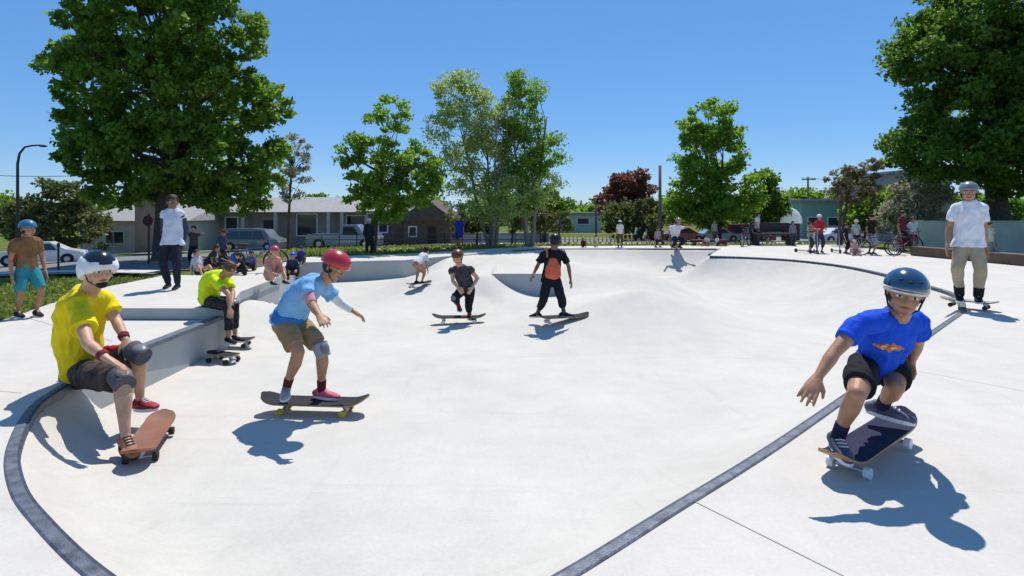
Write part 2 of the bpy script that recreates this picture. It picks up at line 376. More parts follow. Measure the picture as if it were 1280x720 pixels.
def leaf_cards(name, pts, nrm_j, size, m, parent=None, kind=None, elong=1.0, up=0.0, origin=None):
    """many small folded leaves, one mesh"""
    n = len(pts); a = RNG.normal(size=(n, 3)); a[:, 2] += up; a /= np.linalg.norm(a, axis=1)[:, None]
    b = RNG.normal(size=(n, 3)); b -= a * (a * b).sum(1)[:, None]; b /= np.linalg.norm(b, axis=1)[:, None]; c = np.cross(a, b)
    s = size * RNG.uniform(.6, 1.35, n)[:, None]
    tip = pts + a * s * elong; q1 = pts + a * s * .42 * elong + b * s * .42 + c * s * .12; q2 = pts + a * s * .42 * elong - b * s * .42 + c * s * .12
    co = np.stack([pts, q1, tip, q2], 1).reshape(-1, 3)
    if origin is not None: co = co - np.array(origin)
    base = np.arange(n)[:, None] * 4; tri_ = np.concatenate([base + [0, 1, 2], base + [0, 2, 3]], 1).reshape(-1, 3)
    me = bpy.data.meshes.new(name); me.vertices.add(len(co)); me.vertices.foreach_set('co', co.ravel().astype(np.float32))
    me.loops.add(tri_.size); me.loops.foreach_set('vertex_index', tri_.ravel().astype(np.int32)); me.polygons.add(len(tri_))
    me.polygons.foreach_set('loop_start', np.arange(0, tri_.size, 3, dtype=np.int32)); me.update(); me.validate(); me.materials.append(m)
    o = bpy.data.objects.new(name, me); C.objects.link(o)
    if parent: o.parent = parent
    if kind: o['kind'] = kind
    return o
# grass blades near the deck edge
n = 26000; bx_ = RNG.uniform(-11, -5.6, n); by_ = RNG.uniform(6, 11.2, n); d_, i_ = outdist(bx_, by_); k = (~i_) & (by_ < 11.0 - .12 * (bx_ + 8))
bx_, by_ = bx_[k], by_[k]; P_ = np.stack([bx_, by_, ground_z(bx_, by_)], 1)
leaf_cards('grass', P_, 0, .045, mat_leaf('grass_blade', (.13, .20, .03), (.26, .30, .07), .45), kind='stuff', elong=1.6, up=1.2)
n = 16000; bx_ = RNG.uniform(-8, 12, n); by_ = RNG.uniform(15, 22.5, n); d_, i_ = outdist(bx_, by_); k = ~i_
bx_, by_ = bx_[k], by_[k]; P_ = np.stack([bx_, by_, ground_z(bx_, by_)], 1)
leaf_cards('grass', P_, 0, .07, bpy.data.materials['grass_blade'], kind='stuff', elong=1.6, up=1.2)

# ------------------------------------------------------------------ trees
BARK = mat('bark', (.10, .075, .055), .95, .35, 12, .9, 40)
BARKG = mat('bark_grey', (.20, .18, .15), .95, .3, 12, .9, 40)
def tree(name, label, base, Y, blobs, leaf, nleaf, lsize, trunk_r, ntrunk=1, nb=26, clump=.35, group=None, bark=BARK, density=1.0, spread=0.0, cat='tree', hollow=.35, trunk_top=None):
    """blobs: (px,py,rx,ry) ellipsoids of the crown seen from the park, at distance Y"""
    s = Y / F; z0 = gz(base[0], base[1]) if len(base) == 2 else base[2]
    B = Vector((base[0], base[1], z0)); root = thing(name, label, cat, B, group)
    E = [(at(q[0], q[1], Y), q[2] * s, q[3] * s) for q in blobs]
    vol = np.array([e[1] ** 2 * e[2] for e in E]) ** .75; vol /= vol.sum()
    # clump centres
    ncl = max(12, nleaf // 78); cc = []
    for k in RNG.choice(len(E), ncl, p=vol):
        c, rx, rz = E[k]; v = RNG.normal(size=3); v /= np.linalg.norm(v); r = RNG.uniform(hollow, 1.0) ** .6
        cc.append((c.x + v[0] * rx * r, c.y + v[1] * rx * .9 * r, c.z + v[2] * rz * r))
    cc = np.array(cc); ids = RNG.integers(0, ncl, nleaf); rad = clump * RNG.uniform(.45, 1.2, ncl)
    off = RNG.normal(size=(nleaf, 3)); off /= np.linalg.norm(off, axis=1)[:, None]; off *= (RNG.uniform(0, 1, nleaf) ** .5)[:, None]; off[:, 2] *= .62
    pts = cc[ids] + off * rad[ids][:, None]
    leaf_cards('crown', pts, 0, lsize, leaf, root, origin=B)
    # trunk and limbs
    p = PM(); top = max(E, key=lambda e: e[0].z + e[2]); cz = sum(e[0].z for e in E) / len(E); cx = sum(e[0].x for e in E) / len(E)
    zt = (min(e[0].z - e[2] * .7 for e in E)) if trunk_top is None else trunk_top
    zt = max(zt, z0 + .3)
    stems = []
    for t in range(ntrunk):
        ang = 2 * math.pi * t / max(ntrunk, 1) + random.random(); sp = spread * (1 if ntrunk > 1 else 0)
        b0 = B + Vector((math.cos(ang) * sp * .25, math.sin(ang) * sp * .25, -.1))
        tx = cx * .4 + B.x * .6 + math.cos(ang) * sp * 1.2; ty = B.y + math.sin(ang) * sp
        b2 = Vector((tx, ty, (zt + cz) / 2 + .5)); b1 = (b0 + b2) / 2 + Vector((random.uniform(-.06, .06), 0, 0)); b3 = Vector((tx + (tx - B.x) * .6, ty, cz + (top[0].z + top[2] - cz) * .35))
        r = trunk_r / (ntrunk ** .35); p.tube([b0, b0 + Vector((0, 0, .25)), b1, b2, b3], [r * 1.45, r * 1.05, r * .85, r * .6, r * .18], n=10); stems.append((b1, b2, b3, r))
    order = sorted(range(len(cc)), key=lambda i: RNG.random())[:nb]
    for i in order:
        b1, b2, b3, r = stems[i % len(stems)]; e = Vector(cc[i]); t = RNG.uniform(0, 1)
        st = b1.lerp(b2, .3 + .7 * t) if e.z < b2.z + .4 * (b3.z - b2.z) else b2.lerp(b3, t * .6)
        mid = st.lerp(e, .5) + Vector((0, 0, (e - st).length * .08)) + Vector(RNG.normal(size=3) * .05 * (e - st).length)
        rr = r * RNG.uniform(.22, .36); p.tube([st, mid, e], [rr, rr * .6, rr * .15], n=6)
        for q in range(2):
            v_ = RNG.normal(size=3); v_ /= np.linalg.norm(v_); e2 = e + Vector(v_ * clump * .8); p.tube([mid.lerp(e, .3 + .3 * q), e2], [rr * .35, rr * .1], n=5)
    link('trunk', p, bark, root, smooth=True)
    return root
LF_MAPLE = mat_leaf('leaf_maple', (.065, .15, .016), (.17, .30, .03), .56)
LF_DARK = mat_leaf('leaf_dark', (.055, .13, .015), (.14, .26, .028), .52)
LF_LIGHT = mat_leaf('leaf_light', (.11, .23, .02), (.21, .36, .04), .58)
LF_POP = mat_leaf('leaf_poplar', (.20, .30, .08), (.34, .44, .15), .58)
LF_OLIVE = mat_leaf('leaf_olive', (.085, .11, .03), (.16, .18, .055), .4)
LF_RED = mat_leaf('leaf_red', (.13, .05, .03), (.22, .11, .05), .42)
LF_BROWN = mat_leaf('leaf_brown', (.15, .16, .06), (.28, .22, .12), .45)
LF_GREY = mat_leaf('leaf_greygreen', (.24, .25, .15), (.36, .36, .24), .42)
G = 'trees round the skatepark'
tree('maple_tree', 'huge dark green maple with dense crown at left, behind the man in the white top', (-9.6, 15.4), 15.4,
     [(210, 40, 118, 70), (205, 120, 128, 75), (95, 75, 42, 32), (320, 50, 32, 18), (225, 200, 125, 52), (330, 135, 34, 28), (120, 160, 40, 40), (335, 205, 26, 34), (150, 235, 46, 26), (290, 245, 48, 22), (215, -50, 100, 60)],
     LF_MAPLE, 72000, .13, .26, nb=80, clump=.32, trunk_top=1.6)
tree('maple_tree', 'huge dark leafy tree filling the top right corner, behind the man in the white shirt', (20.2, 23), 22,
     [(1225, 60, 105, 75), (1265, 150, 130, 75), (1170, 80, 50, 50), (1150, 175, 46, 40), (1205, 195, 100, 36), (1260, 0, 110, 70), (1320, 100, 120, 110), (1300, 215, 80, 30)],
     LF_DARK, 80000, .17, .42, nb=60, clump=.50, trunk_top=2.4)
tree('young_tree', 'bright green tree with slim trunk standing behind the red helmeted skater', (-4.5, 18.2), 18.2,
     [(485, 150, 36, 30), (468, 200, 44, 38), (440, 190, 18, 20), (520, 205, 36, 30), (535, 225, 22, 22), (475, 250, 44, 30), (500, 245, 50, 24)],
     LF_LIGHT, 15000, .11, .09, nb=40, clump=.26, trunk_top=1.1)
tree('poplar_tree', 'tall airy grey green tree with several leaning trunks in the centre', (-.75, 20.5), 20.5,
     [(568, 118, 32, 26), (588, 105, 22, 18), (580, 160, 44, 40), (600, 200, 40, 40), (562, 215, 26, 26), (682, 235, 22, 26), (625, 130, 32, 30), (625, 250, 62, 34)],
     LF_POP, 21000, .088, .11, ntrunk=4, nb=90, clump=.42, bark=BARKG, spread=.55, trunk_top=1.0)
tree('poplar_tree', 'tall green tree with a narrow top, right of the airy grey green one', (.65, 20.9), 20.9,
     [(655, 110, 24, 24), (652, 150, 32, 36), (650, 195, 34, 40), (685, 195, 24, 32), (640, 240, 36, 30)],
     LF_LIGHT, 17000, .09, .11, ntrunk=2, nb=60, clump=.36, bark=BARKG, spread=.4, trunk_top=1.0)
tree('round_tree', 'small round dark green tree beside the tall poplars', (1.9, 33), 33, [(682, 256, 30, 24)], LF_DARK, 7000, .16, .12, clump=.3)
tree('red_tree', 'dark red leaved tree left of the wooden pole', (6.3, 31), 31,
     [(785, 232, 27, 22), (765, 250, 18, 20), (800, 248, 22, 20)], LF_RED, 7500, .17, .14, clump=.4)
tree('shrub_tree', 'low olive green shrub tree under the red leaved tree', (6.2, 29), 29, [(775, 275, 24, 24), (812, 268, 20, 30)], LF_OLIVE, 6000, .14, .08, ntrunk=3, clump=.35, spread=.3)
tree('park_tree', 'tall bright green tree right of the wooden pole with rounded top', (9.9, 27), 27,
     [(888, 155, 40, 32), (885, 200, 48, 46), (865, 245, 34, 38), (920, 235, 34, 36), (890, 265, 40, 20)], LF_LIGHT, 24000, .15, .17, ntrunk=2, nb=40, clump=.42, spread=.25, trunk_top=.4)
tree('park_tree', 'smaller dark green tree right of the tall bright green tree', (13.4, 30), 30,
     [(958, 228, 16, 20), (965, 258, 22, 24), (940, 262, 20, 24)], LF_MAPLE, 8000, .15, .12, clump=.35)
tree('crabapple_tree', 'thin brownish tree standing above the scooter riders at right', (12.5, 21.5), 21.5,
     [(1050, 222, 18, 16), (1082, 215, 20, 18), (1068, 240, 34, 18)], LF_BROWN, 5500, .10, .08, ntrunk=2, nb=40, clump=.22, spread=.15, trunk_top=.6)
tree('olive_tree', 'dull olive bushy tree at far left beside the street lamp', (-19.0, 23.5), 23.5,
     [(80, 255, 38, 32), (60, 285, 36, 34), (105, 285, 34, 34), (30, 275, 26, 34)], LF_OLIVE, 14000, .14, .14, clump=.38)
tree('thin_tree', 'sparse pale young tree beside the right edge of the big maple', (-10.2, 25.5), 25.5,
     [(372, 195, 16, 28), (365, 232, 24, 24)], LF_GREY, 2600, .10, .07, nb=40, clump=.28, trunk_top=1.2)
tree('bush', 'tall grey green bush behind the low brown wall at right', (16.7, 23.5), 23.5,
     [(1150, 250, 34, 38), (1125, 272, 30, 26)], LF_GREY, 12000, .10, .06, ntrunk=3, clump=.3, spread=.4, cat='bush')
tree('bush', 'bright green hedge bush left of the tall grey green bush', (16.3, 26), 26, [(1105, 262, 36, 28), (1075, 272, 22, 18)], LF_LIGHT, 9000, .13, .06, ntrunk=3, clump=.35, spread=.4, cat='bush')
for px, py, rx, ry, Y, lab in [(405, 256, 34, 12, 48, 'flat topped distant trees behind the long low building'), (1020, 250, 40, 14, 50, 'distant green trees left of the thin brownish tree'),
                               (760, 262, 26, 10, 60, 'distant green trees left of the red leaved tree'), (620, 268, 30, 14, 48, 'distant dark trees behind the tall poplars'), (530, 258, 26, 16, 40, 'dark green tree behind the stone shed'),
                               (985, 262, 22, 16, 46, 'dark green distant tree behind the white pointed roof'), (1230, 262, 46, 22, 44, 'dark distant trees behind the concrete wall at far right'), (330, 262, 40, 16, 50, 'distant green trees seen under the big maple'),
                               (15, 268, 26, 20, 45, 'distant grey green trees behind the street lamp at far left'), (725, 276, 24, 10, 55, 'low green hedge far behind the skater in black')]:
    p0 = at(px, py, Y); tree('far_tree', lab, (p0.x, Y), Y, [(px - rx * .4, py, rx * .6, ry), (px + rx * .45, py + 3, rx * .55, ry * .85)], LF_MAPLE if Y < 50 else LF_LIGHT, 4200, .26, .14, nb=12, clump=.6)
cen = []; xs_ = []
for i in range(150):
    x = RNG.uniform(-95, 100); y = 80 + RNG.uniform(-8, 12); hgt = RNG.uniform(2.5, 4.6); k_ = 260; v_ = RNG.normal(size=(k_, 3)); v_ /= np.linalg.norm(v_, axis=1)[:, None]
    cen.append(np.array([x, y, -.6 + hgt * .5]) + v_ * RNG.uniform(.5, 1, (k_, 1)) * np.array([2.6, 2.2, hgt * .55]))
leaf_cards('distant_woods', np.concatenate(cen), 0, .55, LF_MAPLE, kind='stuff')
# bare undergrowth stems below the poplars
for i, px in enumerate((572, 596, 612, 700, 640, 676)):
    b = (at(px, 300, 21.5 + .3 * i).x, 21.5 + .3 * i)
    tree('sapling', ['thin sapling left of the poplar trunks', 'thin sapling close left of the poplar trunks', 'thin sapling among the poplar trunks', 'thin sapling right of the skater in black', 'thin sapling behind the poplar trunks', 'thin sapling left of the skater in black'][i],
         b, b[1], [(px, 278, 15, 17)], LF_OLIVE, 1500, .09, .045, nb=10, clump=.22, group='saplings below the poplars', trunk_top=.1)

# ------------------------------------------------------------------ buildings and street furniture
GLASS = mat('window_glass', (.03, .04, .05), .08, .1, 2, spec=.8)
def M2(x, y, ang): return Matrix.Translation((x, y, 0)) @ Matrix.Rotation(ang, 4, 'Z')
def building(name, label, x0, x1, y0, dpt, z0, h, wallm, roofm, wins=(), roof='flat', rise=.8, over=.25, cols=(), doors=()):
    """front faces -Y; wins: (xa,xb,za,zb) on the front"""
    root = thing(name, label, 'building', ((x0 + x1) / 2, y0, z0))
    link('wall', PM().box((x0, y0, z0 - .5), (x1, y0 + dpt, z0 + h)), wallm, root)
    if roof == 'flat':
        link('roof', PM().box((x0 - over, y0 - over, z0 + h + .003), (x1 + over, y0 + dpt + over, z0 + h + .18)), roofm, root, bevel=.02)
    else:
        p = PM(); e = over; a, b = (x0 - e, x1 + e); c, d = y0 - e, y0 + dpt + e; zz = z0 + h
        if roof == 'gable_x':   # ridge along y, gable to the viewer
            mx_ = (a + b) / 2; p.add([(a, c, zz), (b, c, zz), (mx_, c, zz + rise), (a, d, zz), (b, d, zz), (mx_, d, zz + rise)], [(0, 1, 2), (3, 5, 4), (0, 2, 5, 3), (1, 4, 5, 2), (0, 3, 4, 1)])
        else:
            my = (c + d) / 2; p.add([(a, c, zz), (b, c, zz), (b, d, zz), (a, d, zz), (a + .3, my, zz + rise), (b - .3, my, zz + rise)], [(0, 1, 5, 4), (2, 3, 4, 5), (1, 2, 5), (3, 0, 4), (0, 3, 2, 1)])
        p.v = [(v[0], v[1], v[2] + .003) for v in p.v]; link('roof', p, roofm, root)
    for (a, b, c, d) in wins:
        f = link('window', PM().box((a - .06, y0 - .05, c - .06), (a, y0 + .02, d + .06)).box((b, y0 - .05, c - .06), (b + .06, y0 + .02, d + .06)).box((a, y0 - .05, d), (b, y0 + .02, d + .06)).box((a, y0 - .07, c - .06), (b, y0 + .02, c)), WHT, root)
        link('pane', PM().box((a, y0 - .015, c), (b, y0 + .01, d)), GLASS, f, world=True)
    for (a, b, d) in doors: link('door', PM().box((a, y0 - .04, z0), (b, y0 + .01, z0 + d)), mat('door_dark', (.05, .04, .035), .6), root, bevel=.01)
    for xx in cols: link('column', PM().box((xx - .09, y0 - over + .02, z0 - .3), (xx + .09, y0 - over + .2, z0 + h)), mat('column_pale', (.42, .40, .36), .8), root, bevel=.01)
    return root
tag(link('bank_wall', PM().box((-4.2, 33, -.66), (2.2, 33.2, .02)), mat('wall_pale2', (.42, .41, .39), .85), None), 'long low pale wall across the street behind the tall poplars', 'wall')
Y = 27; X = lambda px, Y: (px - 640) * Y / F; Z = lambda py, Y: EYE - (py - HY) * Y / F
WALLC = mat('wall_cream', (.66, .60, .54), .85, .1, 3); WALLG = mat('wall_grey', (.32, .28, .25), .85, .12, 3); BRN = mat('wall_brown', (.17, .13, .10), .9, .25, 6, .6, 30)
RFG = mat('roof_grey', (.30, .29, .275), .8, .15, 5, .4, 30); RFD = mat('roof_dark', (.12, .09, .07), .9, .25, 6, .5, 30)
zg = -.66
building('house', 'cream single storey building with windows at left behind the street', X(100, 26), X(232, 26), 26, 6, zg, Z(276, 26) - zg, WALLC, RFG,
         [(X(133, 26), X(141, 26), Z(304, 26), Z(290, 26)), (X(143, 26), X(155, 26), Z(304, 26), Z(290, 26)), (X(205, 26), X(216, 26), Z(304, 26), Z(290, 26))], roof='hip', rise=.75, doors=[(X(172, 26), X(183, 26), 1.3)])
building('clubhouse', 'long low grey building with pale columns and a shallow gable roof behind the parked truck', X(262, 29), X(480, 29), 29, 7, zg, Z(265, 29) - zg, WALLG, RFG,
         [(X(283, 29), X(297, 29), Z(292, 29), Z(272, 29)), (X(372, 29), X(396, 29), Z(294, 29), Z(268, 29)), (X(434, 29), X(456, 29), Z(292, 29), Z(270, 29))], roof='hip', rise=.85, over=.7,
         cols=[X(c, 28.3) for c in (303, 344, 410, 427, 458)], doors=[(X(330, 29), X(341, 29), 1.5)])
sh = building('stone_shed', 'dark brown shed with a rough stone gable in front of the street', X(505, 27), X(563, 27), 27, 5, zg, Z(276, 27) - zg, BRN, RFD, [(X(512, 27), X(520, 27), Z(295, 27), Z(284, 27))], roof='gable_x', rise=1.05, over=.3, doors=[(X(535, 27), X(545, 27), 1.2)])
building('shed_annex', 'low dark brown annex joined to the left of the stone shed', X(468, 28), X(505, 28), 28, 4, zg, Z(268, 28) - zg, BRN, RFG, [(X(474, 28), X(484, 28), Z(290, 28), Z(278, 28))])
building('shop', 'far pale building behind the yellow posts, right of the round tree', X(692, 52), X(752, 52), 52, 8, zg, Z(268, 52) - zg, mat('wall_pale', (.5, .5, .48), .85), RFG, [(X(700, 52), X(712, 52), Z(280, 52), Z(273, 52)), (X(722, 52), X(736, 52), Z(280, 52), Z(273, 52))])
building('green_hall', 'far building with pale green roof band behind the red shirted scooter rider', X(1003, 40), X(1062, 40), 40, 8, zg, Z(252, 40) - zg, mat('wall_mint', (.22, .40, .31), .8), RFG, [(X(1010, 40), X(1025, 40), Z(282, 40), Z(272, 40)), (X(1035, 40), X(1052, 40), Z(282, 40), Z(272, 40))])
building('grey_block', 'tall plain grey building behind the grey green bush at right', X(1132, 34), X(1188, 34), 34, 7, zg, Z(216, 34) - zg, mat('wall_taupe', (.30, .28, .26), .85, .15, 3), RFG, [(X(1142, 34), X(1150, 34), Z(246, 34), Z(230, 34)), (X(1164, 34), X(1172, 34), Z(246, 34), Z(230, 34))])
building('garage', 'tan building half hidden behind the dark trunk of the big left maple', X(176, 25), X(205, 25), 24.6, 1.2, zg, Z(236, 25) - zg, mat('wall_tan', (.30, .20, .15), .85), RFG)
# concrete wall at right
o = link('concrete_wall', PM().box((X(1148, 19), 19, -.6), (X(1300, 19), 19.25, Z(276, 19))), mat('wall_greengrey', (.50, .45, .35), .9, .15, 2, .3)); tag(o, 'pale grey green concrete wall under the big tree at right', 'wall')
# white pointed kiosk roof
B = Vector((X(988, 30), 30, gz(X(988, 30), 30))); r = thing('kiosk', 'kiosk with white pointed roof and a thin spire, above the bench at right', 'kiosk', B)
s = 30 / F; c = Vector((B.x, B.y, 0)); prof = [(13.5, 279), (12.5, 272), (10, 266), (6, 262), (2.2, 260), (.6, 259)]
p = PM(); rs = [[c + Vector((q[0] * s * math.cos(i * math.pi / 6), q[0] * s * math.sin(i * math.pi / 6), Z(q[1], 30))) for i in range(12)] for q in prof]; p.rings(rs); link('roof', p, mat_leaf('white_canvas', (.78, .82, .82), (.80, .84, .84), .6), r)
link('spire', PM().tube([(c.x, c.y, Z(261, 30)), (c.x, c.y, Z(243, 30))], [.05, .02], n=8), WHT, r)
link('body', PM().tube([(c.x, c.y, B.z), (c.x, c.y, Z(279, 30) - .003)], [10.5 * s] * 2, False, False, n=12), mat('kiosk_red', (.11, .035, .03), .8), r)
# street lamp
lm = mat('lamp_dark', (.05, .055, .06), .5, metal=.4); lx = X(22, 17.5); b = Vector((lx, 17.5, gz(lx, 17.5))); r = thing('street_lamp', 'tall dark curved street lamp at far left', 'street lamp', b)
link('pole', PM().tube([b, (lx, 17.5, Z(205, 17.5)), (lx + .06, 17.5, Z(192, 17.5)), (lx + .22, 17.5, Z(184, 17.5)), (lx + .45, 17.5, Z(182, 17.5)), (lx + .72, 17.5, Z(181.5, 17.5))], [.05, .038, .034, .03, .027, .024], n=10), lm, r, smooth=True)
link('lamp_head', PM().ell(Vector((lx + .80, 17.5, Z(182.5, 17.5))), Vector((1, 0, 0)), Vector((0, 1, 0)), Vector((0, 0, 1)), .13, .08, .04), lm, r, smooth=True)
link('base', PM().tube([b - Vector((0, 0, .1)), b + Vector((0, 0, .35))], [.13, .11], False, False, n=12), lm, r)
# utility poles and wire
wd = mat('pole_wood', (.14, .11, .085), .9, .25, 8, .5)
def upole(px, Yp, topy, label, arm=True, r0=.1):
    x = X(px, Yp); b = Vector((x, Yp, gz(x, Yp))); r = thing('utility_pole', label, 'utility pole', b, 'utility poles')
    link('pole', PM().tube([b, (x, Yp, Z(topy, Yp))], [r0, r0 * .75], True, False, n=10), wd, r, smooth=True)
    if arm:
        z = Z(topy + 4, Yp); link('crossarm', PM().box((x - .6, Yp - .16, z), (x + .6, Yp - .1, z + .1)), wd, r)
        for q in (-.5, -.2, .2, .5): link('insulator', PM().tube([(x + q, Yp - .13, z + .1), (x + q, Yp - .13, z + .2)], [.035, .03], n=8), WHT, r)
    return r
upole(825, 25.5, 207, 'thick wooden pole standing right of the red leaved tree', False, .085)
upole(1010, 48, 221, 'thin far utility pole with crossarm left of the thin brownish tree')
upole(745, 44, 246, 'short far utility pole with crossarm left of the red leaved tree')
def wire(a, b, sag, label):
    pts = [a.lerp(b, t / 12) - Vector((0, 0, sag * 4 * (t / 12) * (1 - t / 12))) for t in range(13)]
    o = link('overhead_wire', PM().tube(pts, .014, n=5), BLK); tag(o, label, 'wire')
wire(at(-60, 216, 24), at(110, 219, 27), .1, 'thin overhead wire crossing behind the street lamp'); wire(at(1010, 222, 48), at(1160, 224, 40), .3, 'thin overhead wire running right from the far utility pole')

def car(label, px, Yc, length, col, style='sedan', ang=0, group='vehicles parked along the street'):
    x = X(px, Yc); z = gz(x, Yc) + .04; b = Vector((x, Yc, z)); name = {'sedan': 'parked_car', 'truck': 'pickup_truck', 'van': 'parked_van'}[style]
    root = thing(name, label, {'sedan': 'car', 'truck': 'truck', 'van': 'van'}[style], b, group)
    root.rotation_euler = (0, 0, ang); L = length; W = L * .4; H_ = L * .31
    if style == 'sedan': sec = [(-.5, .12, .5), (-.49, .12, .56), (-.34, .12, .62), (-.2, .12, .98), (.12, .12, 1.0), (.3, .12, .66), (.47, .12, .55), (.5, .14, .42)]
    elif style == 'truck': sec = [(-.5, .15, .6), (-.49, .15, .66), (-.05, .15, .66), (-.02, .15, 1.08), (.2, .15, 1.1), (.3, .15, .72), (.47, .15, .66), (.5, .17, .5)]
    else: sec = [(-.5, .12, 1.1), (-.48, .12, 1.2), (0, .12, 1.22), (.25, .12, 1.15), (.36, .12, .75), (.47, .12, .62), (.5, .14, .45)]
    paint = mat('paint_%d%d%d' % tuple(int(c * 99) for c in col), col, .3, .04, 3, coat=.6)
    p = PM(); rs = []
    for (sx, lo, hi) in sec:
        lo *= H_; hi *= H_; belt = min(hi, .62 * H_); tw = W / 2 * (.82 if hi > .7 * H_ else .96)
        rs.append([Vector((sx * L, -W / 2 * .95, lo)), Vector((sx * L, W / 2 * .95, lo)), Vector((sx * L, W / 2, (lo + belt) / 2)), Vector((sx * L, W / 2 * .98, belt)), Vector((sx * L, tw, hi)), Vector((sx * L, -tw, hi)), Vector((sx * L, -W / 2 * .98, belt)), Vector((sx * L, -W / 2, (lo + belt) / 2))])
    p.rings(rs); link('body', p, paint, root, world=False, bevel=.0)
    x0, x1 = {'sedan': (-.27, .22), 'truck': (-.0, .24), 'van': (-.4, .28)}[style]; zt = {'sedan': .92, 'truck': 1.0, 'van': 1.08}[style]
    for sgn in (-1, 1):
        g = PM(); y_ = sgn * (W / 2 * .93 + .012); yb = sgn * (W / 2 * .995 + .012)
        n_ = 3 if style == 'van' else (1 if style == 'truck' else 2)
        for k in range(n_):
            a_, b_ = x0 + (x1 - x0) * k / n_ + .01, x0 + (x1 - x0) * (k + 1) / n_ - .01; ta = a_ + (.06 if k == 0 and style == 'sedan' else 0); tb = b_ - (.08 if k == n_ - 1 else 0)
            q = [(a_ * L, yb, .64 * H_), (b_ * L, yb, .64 * H_), (tb * L, sgn * (W / 2 * .86 + .012), zt * H_), (ta * L, sgn * (W / 2 * .86 + .012), zt * H_)]
            g.add(q + [(v[0], v[1] - sgn * .03, v[2]) for v in q], [(0, 1, 2, 3), (7, 6, 5, 4), (0, 4, 5, 1), (1, 5, 6, 2), (2, 6, 7, 3), (3, 7, 4, 0)])
        link('side_window', g, GLASS, root, world=False)
        for wx in (-.32, .32):
            wz = .155 * L * .5 + .0; wr = .078 * L
            wh = link('wheel', PM().tube([(wx * L, sgn * (W / 2 - .09), wr - .02), (wx * L, sgn * (W / 2 + .015), wr - .02)], [wr, wr], False, False, n=20), BLK, root, world=False)
            link('rim', PM().tube([(wx * L, sgn * (W / 2 + .0), wr - .02), (wx * L, sgn * (W / 2 + .03), wr - .02)], [wr * .55, wr * .45], False, False, n=14), STEEL, wh, world=False)
        link('headlight', PM().box((.475 * L, sgn * W * .36 - .08, .44 * H_), (.503 * L, sgn * W * .36 + .08, .54 * H_)), WHT, root, world=False)
        link('tail_light', PM().box((-.505 * L, sgn * W * .38 - .06, .42 * H_), (-.49 * L, sgn * W * .38 + .06, .56 * H_)), mat('tail_red', (.4, .02, .02), .3), root, world=False)
    return root
car('white car parked at far left beyond the lawn, beside the child in the blue helmet', 52, 18.2, 2.3, (.75, .75, .74), 'sedan', .5)
car('blue grey pickup truck parked in front of the long low building', 432, 24.8, 3.1, (.20, .25, .32), 'truck', .05)
car('dark grey van parked left of the blue grey pickup, behind the sitting children', 318, 26, 2.7, (.16, .17, .18), 'van', -.03)
car('dark grey car parked behind the wooden pole', 812, 32, 2.6, (.08, .09, .10), 'sedan', .1)
car('red car parked under the tall bright green tree', 852, 31, 2.5, (.32, .04, .035), 'sedan', 0)
car('silver blue car parked under the tall bright green tree', 895, 31, 2.4, (.30, .37, .43), 'sedan', .03)
car('dark red van parked right of the tall bright green tree', 935, 33, 2.8, (.22, .03, .03), 'van', 0)
car('white car parked behind the red shirted scooter rider', 1050, 34, 2.9, (.7, .72, .72), 'sedan', .05)

# yellow and white post fence
B = Vector((X(700, 24), 23.9, gz(X(700, 24), 23.9))); r = thing('post_fence', 'low fence of yellow and white posts in the back, right of the skater in black', 'fence', B)
yw = mat('yellow_paint', (.55, .48, .12), .6); 
for i in range(19):
    x = X(696 + i * 5.2, 23.9); z = gz(x, 23.9); link('post', PM().tube([(x, 23.9, z), (x, 23.9, z + .38)], .035, n=7), yw, r)
for z in (.16, .36): link('rail', PM().box((X(695, 23.9), 23.88, B.z + z), (X(792, 23.9), 23.9 - .045, B.z + z + .03)), yw, r)
# chain link fence behind the low building front, dark thin rails
B = Vector((X(500, 22.5), 22.3, -.2)); r = thing('rail_fence', 'long thin grey rail fence in front of the stone shed and poplars', 'fence', Vector((X(500, 22.3), 22.3, gz(X(500, 22.3), 22.3))))
for i in range(14):
    x = X(380 + i * 22, 22.3); z = gz(x, 22.3); link('post', PM().tube([(x, 22.3, z), (x, 22.3, z + .55)], .022, n=6), lm, r)
zz = gz(X(500, 22.3), 22.3)
for q in (.3, .52): link('rail', PM().tube([(X(378, 22.3), 22.3, zz + q), (X(668, 22.3), 22.3, zz + q)], .014, n=6), lm, r)
# round red sign on trunk side
b = Vector((X(186, 14.3), 14.3, gz(X(186, 14.3), 14.3))); r = thing('road_sign', 'round dark red sign on a thin post beside the big maple trunk', 'sign', b)
link('post', PM().tube([b, (b.x, b.y, Z(268, 14.3))], .025, n=8), lm, r); link('sign_plate', PM().tube([(b.x, b.y - .03, Z(276, 14.3)), (b.x, b.y - .05, Z(276, 14.3))], [.13, .13], False, False, n=20), mat('sign_red', (.09, .015, .015), .6), r)
# bollard on the verge
b = Vector((X(73, 12.2), 12.2, gz(X(73, 12.2), 12.2))); r = thing('marker_post', 'thin dark post on the verge right of the white car', 'post', b)
link('post', PM().tube([b, b + Vector((0, 0, .62))], .02, n=8), lm, r); link('cap', PM().tube([b + Vector((0, 0, .62)), b + Vector((0, 0, .66))], .032, n=8), lm, r)
